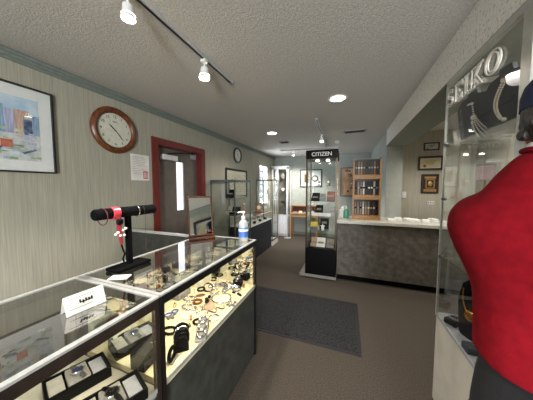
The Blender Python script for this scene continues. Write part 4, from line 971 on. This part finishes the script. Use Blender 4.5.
for k in range(6): m.ball(boardpt(L0,-.005+.001*k,.225-.014*k),.0055,6)
for k in range(5): m.ball(boardpt(L0,-.035+.009*k,.232+.003*(k%2)),.0055,6)
m.ball(boardpt(L0,-.002,.147),.016,8,sc=(1,1,1.1))
solo('pearl_necklace',m,PEARL,'multi-strand pearl necklace with clasp on the left slate board','necklace')
m=MB(); L1=(.73,1.41,1.78)
for k in range(20):
    a=k/19; m.ball(boardpt(L1,-.02-.05*math.sin(a*2.6),.24-.17*a),.0055,6); m.ball(boardpt(L1,-.006-.05*math.sin(a*2.6),.235-.17*a),.0055,6)
m.ball(boardpt(L1,-.015,.25),.01,8); m.ball(boardpt(L1,-.025,.06),.012,8)
solo('pearl_bracelet',m,PEARL,'two-row pearl strand curving down the right slate board','necklace')
# gold pendant bust low in the case
t=thing('necklace_bust','black velvet bust with gold necklace low in the showcase beside the person','necklace display',(.70,1.50,zb),-PI/2+.55)
MB().loft([[(.085*a*math.cos(2*PI*j/20),.03*a*math.sin(2*PI*j/20)+b,h) for j in range(20)] for a,b,h in ((.9,0,0),(1,0,.03),(1.1,.0,.2),(.95,.01,.3),(.42,.02,.345),(.36,.025,.40))]).build('bust',VELVET,t)
m=MB(); m.tube([(.045*math.cos(a),-.036-.004*math.sin(-a),.27+.12*math.sin(a)) for a in [PI*(.95+k*1.1/16) for k in range(17)]],.005,6); m.torus((0,-.044,.145),.022,.008,axis='y',n=16); m.torus((0,-.044,.145),.01,.003,axis='y',n=10)
o=solo('gold_necklace',m,GOLD,'gold chain with round pendant on the black velvet bust','necklace',(.70,1.50,zb),-PI/2+.55)
for k,(x,y,mm,lab) in enumerate(((.655,1.385,SLATE,'slate pad with brooch on the showcase deck beside the person'),(.70,1.26,GREY,'grey pad with bracelet behind the person on the showcase deck'),(.665,1.64,BLACK,'low black pad before the velvet bust'))):
    solo('jewelry_pad',MB().box((-.05,-.035,0),(.05,.035,.035),bev=.008),mm,lab,'display pad',(x,y,zb),.3*k,'pads on the showcase deck')
jd('gold_brooch',MB().ball((0,0,.006),.016,10,sc=(1,1.3,.5)),GOLD,'gold brooch on the slate pad in the showcase','brooch',.655,1.385,zb+.035,group=None)
jd('silver_bracelet',linkchain(.03,.003,20),SILVER,'silver bracelet on the grey pad behind the person','bracelet',.70,1.26,zb+.035,group=None)
jd('beaded_bracelet',beads(.03,.006,16),mat('glass_beads',(150,156,170),.2),'grey bead bracelet on the low black pad before the bust','bracelet',.665,1.64,zb+.035,group=None)
for k,(x,y,z,lab) in enumerate(((.72,1.62,1.03,'white'),(.74,1.58,1.42,'pale pink'))):
    t=thing('earring_stand','%s earring stand in the showcase above the gold necklace bust'%lab,'earring display',(x,y,z),-1.2)
    MB().lathe([(.001,0),(.035,0),(.035,.006),(.006,.012),(.006,.13),(.001,.13)],n=16).build('stem',WHITE if k==0 else PALEBROWN,t)
    MB().box((-.05,-.006,.12),(.05,.006,.2),bev=.004).build('panel',PAPER if k==0 else mat('pale_pink_pad',(226,196,204),.7),t)

# ------------------------------------------------------------------ the customer
ph=.785   # heading: turned towards the showcase
PX,PY=.517,.668
F=Vector((math.sin(ph),math.cos(ph),0)); Lf=Vector((-math.cos(ph),math.sin(ph),0)); U=Vector((0,0,1))
def P(f,l,z): return F*f+Lf*l+U*z          # local to the person's base point
def ring(cf,cl,z,rf,rl,n=28,p=2.3,tilt=0):
    out=[]
    for j in range(n):
        a=2*PI*j/n; c,s=math.cos(a),math.sin(a); c=math.copysign(abs(c)**(2/p),c); s=math.copysign(abs(s)**(2/p),s)
        out.append(P(cf+rf*c,cl+rl*s,z+tilt*rf*c))
    return out
def capsule(mb,pts,rs,n=14):
    mb.tube(pts,rs,n); 
    for p_,r_ in zip(pts,rs): mb.ball(p_,r_*.985,14)
def remeshed(mb,name,m_,parent,vox,smooth=4,it=.6,sub=False):
    o=mb.build(name,m_,parent)
    r=o.modifiers.new('r','REMESH'); r.mode='VOXEL'; r.voxel_size=vox; r.use_smooth_shade=True
    s=o.modifiers.new('s','SMOOTH'); s.iterations=smooth; s.factor=it
    me=baked(o); old=o.data; o.modifiers.clear(); o.data=me; me.name=name
    me.materials.clear(); me.materials.append(m_)
    for p_ in me.polygons: p_.use_smooth=True; p_.material_index=0
    return o
per=thing('person','person in a red short-sleeved shirt, black trousers and navy cap leaning to the showcase','person',(PX,PY,0))
hc=P(.085,.064,1.660)     # head centre
bd=MB()
bd.loft([ring(cf,0,z,rf,rl) for cf,z,rf,rl in ((-.02,.86,.10,.16),(-.02,.95,.12,.168),(-.005,1.05,.105,.15),(.0,1.18,.10,.15),(.0,1.30,.112,.165),(-.005,1.40,.105,.165),(.0,1.47,.07,.12))])
capsule(bd,[P(.0,.01,1.44),P(.01,.055,1.54),P(.05,.065,1.61)],[.07,.056,.054])
Mh=Matrix((tuple(F),tuple(Lf),tuple(U))).transposed()
bd.ball(hc+U*.03,.1,20,sc=(1.0,.78,1.0),M=Mh); bd.ball(hc+F*.03-U*.05,.068,16,sc=(1.0,.85,1.05),M=Mh); bd.ball(hc+F*.05-U*.085,.03,12,sc=(1,1.1,.8),M=Mh)
bd.ball(hc+F*.102-U*.02,.016,10,sc=(1.2,.8,1.5),M=Mh)
for s in (-1,1):
    bd.ball(hc+Lf*s*.078-F*.005-U*.015,.026,10,sc=(.75,.3,1.15),M=Mh)
ARM={1:[P(.01,.195,1.40),P(.19,.175,1.20),P(.22,.03,1.235)],-1:[P(0,-.205,1.425),P(.10,-.235,1.17),P(.22,-.09,1.225)]}
for s in (1,-1):
    sh,el,wr=ARM[s]
    capsule(bd,[P(0,s*.12,1.43),sh,(sh+el)/2,el],[.06,.056,.047,.041]); capsule(bd,[el,(el+wr)/2,wr],[.041,.036,.027])
    d=(wr-el).normalized(); side=d.cross(U).normalized(); nrm=side.cross(d)
    palm=wr+d*.05
    bd.ball(palm,.045,12,sc=(1.05,.85,.42),M=Matrix((tuple(d),tuple(side),tuple(nrm))).transposed())
    for k,(o_,l_) in enumerate(((-.03,.066),(-.010,.078),(.011,.073),(.030,.056))):
        b0=palm+d*.036+side*o_; b1=b0+d*l_*.5-nrm*.006; b2=b1+d*l_*.3-nrm*.02; b3=b2+d*l_*.14-nrm*.02
        bd.tube([b0-d*.02,b0,b1,b2,b3],[.0085,.0088,.0082,.0075,.0062],8); bd.ball(b3,.006,8)
    th=palm-d*.02-side*s*.03
    bd.tube([th,th+d*.03-side*s*.028-nrm*.008,th+d*.062-side*s*.034-nrm*.018],[.012,.010,.0075],8)
for s in (1,-1):
    capsule(bd,[P(-.02,s*.088,.90),P(.01,s*.095,.49),P(-.02,s*.10,.09)],[.092,.06,.042])
    capsule(bd,[P(-.05,s*.10,.05),P(.03,s*.10,.045),P(.12,s*.105,.032)],[.034,.036,.026])
body=remeshed(bd,'body',SKIN,per,.0075,3,.5)
eyes=MB()
for s in (-1,1): eyes.ball(hc+F*.086+Lf*s*.032+U*.012,.0115,10)
eyes.build('eyes',PAPER,per)
m=MB()
for s in (-1,1): m.ball(hc+F*.0965+Lf*s*.032+U*.012,.005,8)
m.build('irises',mat('brown_iris',(60,38,24),.2),per)
m=MB(); m.tube([hc+F*.093+Lf*a-U*.062-U*abs(a)*.05 for a in (-.024,-.012,0,.012,.024)],[.003,.0055,.006,.0055,.003],8); m.build('lips',mat('lips',(176,98,90),.5),per)
# shirt
st=MB()
st.loft([ring(cf,0,z,rf,rl,tilt=ti) for cf,z,rf,rl,ti in ((-.03,1.06,.150,.186,0),(-.026,1.12,.146,.182,0),(-.018,1.22,.142,.197,0),(-.012,1.31,.150,.248,0),(-.008,1.38,.145,.275,0),(-.004,1.43,.128,.268,0),(-.004,1.475,.105,.228,0))],sm=True)
st.loft([[v+Lf*sh for v in ring(cf,0,z,rf,rl)] for cf,z,rf,rl,sh in ((-.006,1.42,.125,.22,0),(-.004,1.48,.11,.19,.01),(0,1.53,.092,.145,.03),(.008,1.565,.074,.096,.055),(.012,1.592,.062,.066,.065))])
for s in (1,-1):
    sh,el,wr=ARM[s]; capsule(st,[P(0,s*.11,1.435),sh,sh.lerp(el,.45),sh.lerp(el,.82)],[.085,.086,.079,.072])
    c_=sh.lerp(el,.84); d_=(el-sh).normalized()
shirt=remeshed(st,'shirt',RED,per,.009,36,.6)
# soft folds pressed into the cloth
me=shirt.data
for v in me.vertices:
    p_=v.co; l=p_.dot(Lf); f=p_.dot(F); z=p_.z
    k=(.0055*math.sin(16*z+9*l+4*f+1.2*math.sin(9*l))+.004*math.sin(34*l-7*z)*max(0,min(1,(1.35-z)/.25)))*max(.15,min(1,(1.5-z)/.2))
    v.co=p_+v.normal*k
cm=MB(); cm.torus(P(.012,.066,1.592),.0635,.0065,M=Matrix((tuple(F),tuple(Lf),tuple(U))).transposed()); cm.build('collar',RED,shirt)
# trousers
tr=MB()
tr.loft([ring(cf,0,z,rf,rl) for cf,z,rf,rl in ((-.02,.80,.125,.178),(-.022,.90,.135,.186),(-.02,1.0,.128,.178),(-.016,1.085,.115,.165))])
for s in (1,-1): capsule(tr,[P(-.02,s*.09,.86),P(.005,s*.096,.49),P(-.02,s*.10,.11)],[.105,.082,.066])
remeshed(tr,'trousers',BLACKCLOTH,per,.011,5,.6)
for s in (1,-1):
    m=MB(); m.loft([[P(-.10+.27*t_+ .0*j,s*.102,0)+F*0+Lf*(r_*math.cos(2*PI*j/16))+U*(max(0,h_*.5+h_*.5*math.sin(2*PI*j/16))) for j in range(16)] for t_,r_,h_ in ((0,.02,.05),(.06,.038,.085),(.3,.042,.095),(.55,.045,.075),(.85,.045,.055),(1,.02,.04))])
    m.build('shoe',BLACK,per)
# hair and cap
hr=MB(); hr.ball(hc-F*.014+U*.028,.105,20,sc=(.98,.86,.92),M=Mh); hr.ball(hc-F*.05-U*.012,.06,14,sc=(.8,1.05,.7),M=Mh)
rd=random.Random(6)
for k in range(18):
    a=rd.uniform(.75,2*PI-.75); z_=rd.uniform(-.022,.02); q_=hc+F*(math.cos(a)*.088-.02)+Lf*math.sin(a)*.078+U*z_
    if math.cos(a)>.3: continue
    hr.ball(q_,rd.uniform(.012,.02),8)
remeshed(hr,'hair',HAIR,per,.006,2,.5)
cp=MB()
rings=[]
for z_,k in ((-.002,1.0),(.03,1.0),(.06,.92),(.085,.74),(.1,.48),(.106,.15)): rings.append([hc-F*.006+U*(.045+z_)+F*(.112*k*math.cos(2*PI*j/28))+Lf*(.094*k*math.sin(2*PI*j/28)) for j in range(28)])
cp.loft(rings); cap=cp.build('cap',NAVY,per)
bm_=MB(); n=15; rr=[[],[]]
pts=[]
for j in range(n): a=-1.1+2.2*j/(n-1); pts.append((a,hc-F*.006+F*(.108*math.cos(a))+Lf*(.09*math.sin(a))+U*.05,hc-F*.006+F*(.108*math.cos(a)+.075*math.cos(a*.9))+Lf*(.092*math.sin(a))+U*(.036)))
vs=[q[1] for q in pts]+[q[2] for q in pts]+[q[1]-U*.005 for q in pts]+[q[2]-U*.005 for q in pts]; fs=[]
for j in range(n-1): fs+= [(j,j+1,n+j+1,n+j),(2*n+j,3*n+j,3*n+j+1,2*n+j+1),(n+j,n+j+1,3*n+j+1,3*n+j),(j+1,j,2*n+j,2*n+j+1)]
fs+=[(0,n,3*n,2*n),(n-1,2*n-1+2*n-n+0 if False else 3*n-1,4*n-1,2*n-1)]
bm_.add(vs,fs); bm_.build('cap_brim',NAVY,cap)
MB().ball(hc+U*.152-F*.006,.009,8).build('cap_button',NAVY,cap)

# ------------------------------------------------------------------ daylight and render settings
def area(loc,rot,sx,sy,e,col):
    l=bpy.data.lights.new('window_light','AREA'); l.shape='RECTANGLE'; l.size=sx; l.size_y=sy; l.energy=e; l.color=col
    o=bpy.data.objects.new('window_light',l); C.objects.link(o); o.location=loc; o.rotation_euler=rot
    return o
area((.55,YR-.12,1.4),(PI/2,0,.15),.8,1.6,150,(.97,.98,1))          # soft room fill through the added window behind the camera
area((XL-.07,(wy0+wy1)/2,(wz0+wz1)/2),(0,-PI/2,0),1.05,.5,20,(.84,.92,1))   # far window
w=bpy.data.worlds.new('sky'); S.world=w; w.use_nodes=True
bg=w.node_tree.nodes['Background']; bg.inputs['Color'].default_value=(.75,.85,1,1); bg.inputs['Strength'].default_value=1.0
S.view_settings.view_transform='Standard'; S.view_settings.look='None'; S.view_settings.exposure=1.1; S.view_settings.gamma=1
S.view_settings.use_curve_mapping=False
S.cycles.use_denoising=True
S.cycles.max_bounces=10; S.cycles.diffuse_bounces=5; S.cycles.glossy_bounces=6; S.cycles.transparent_max_bounces=40; S.cycles.sample_clamp_indirect=4.; S.cycles.caustics_reflective=False; S.cycles.caustics_refractive=False
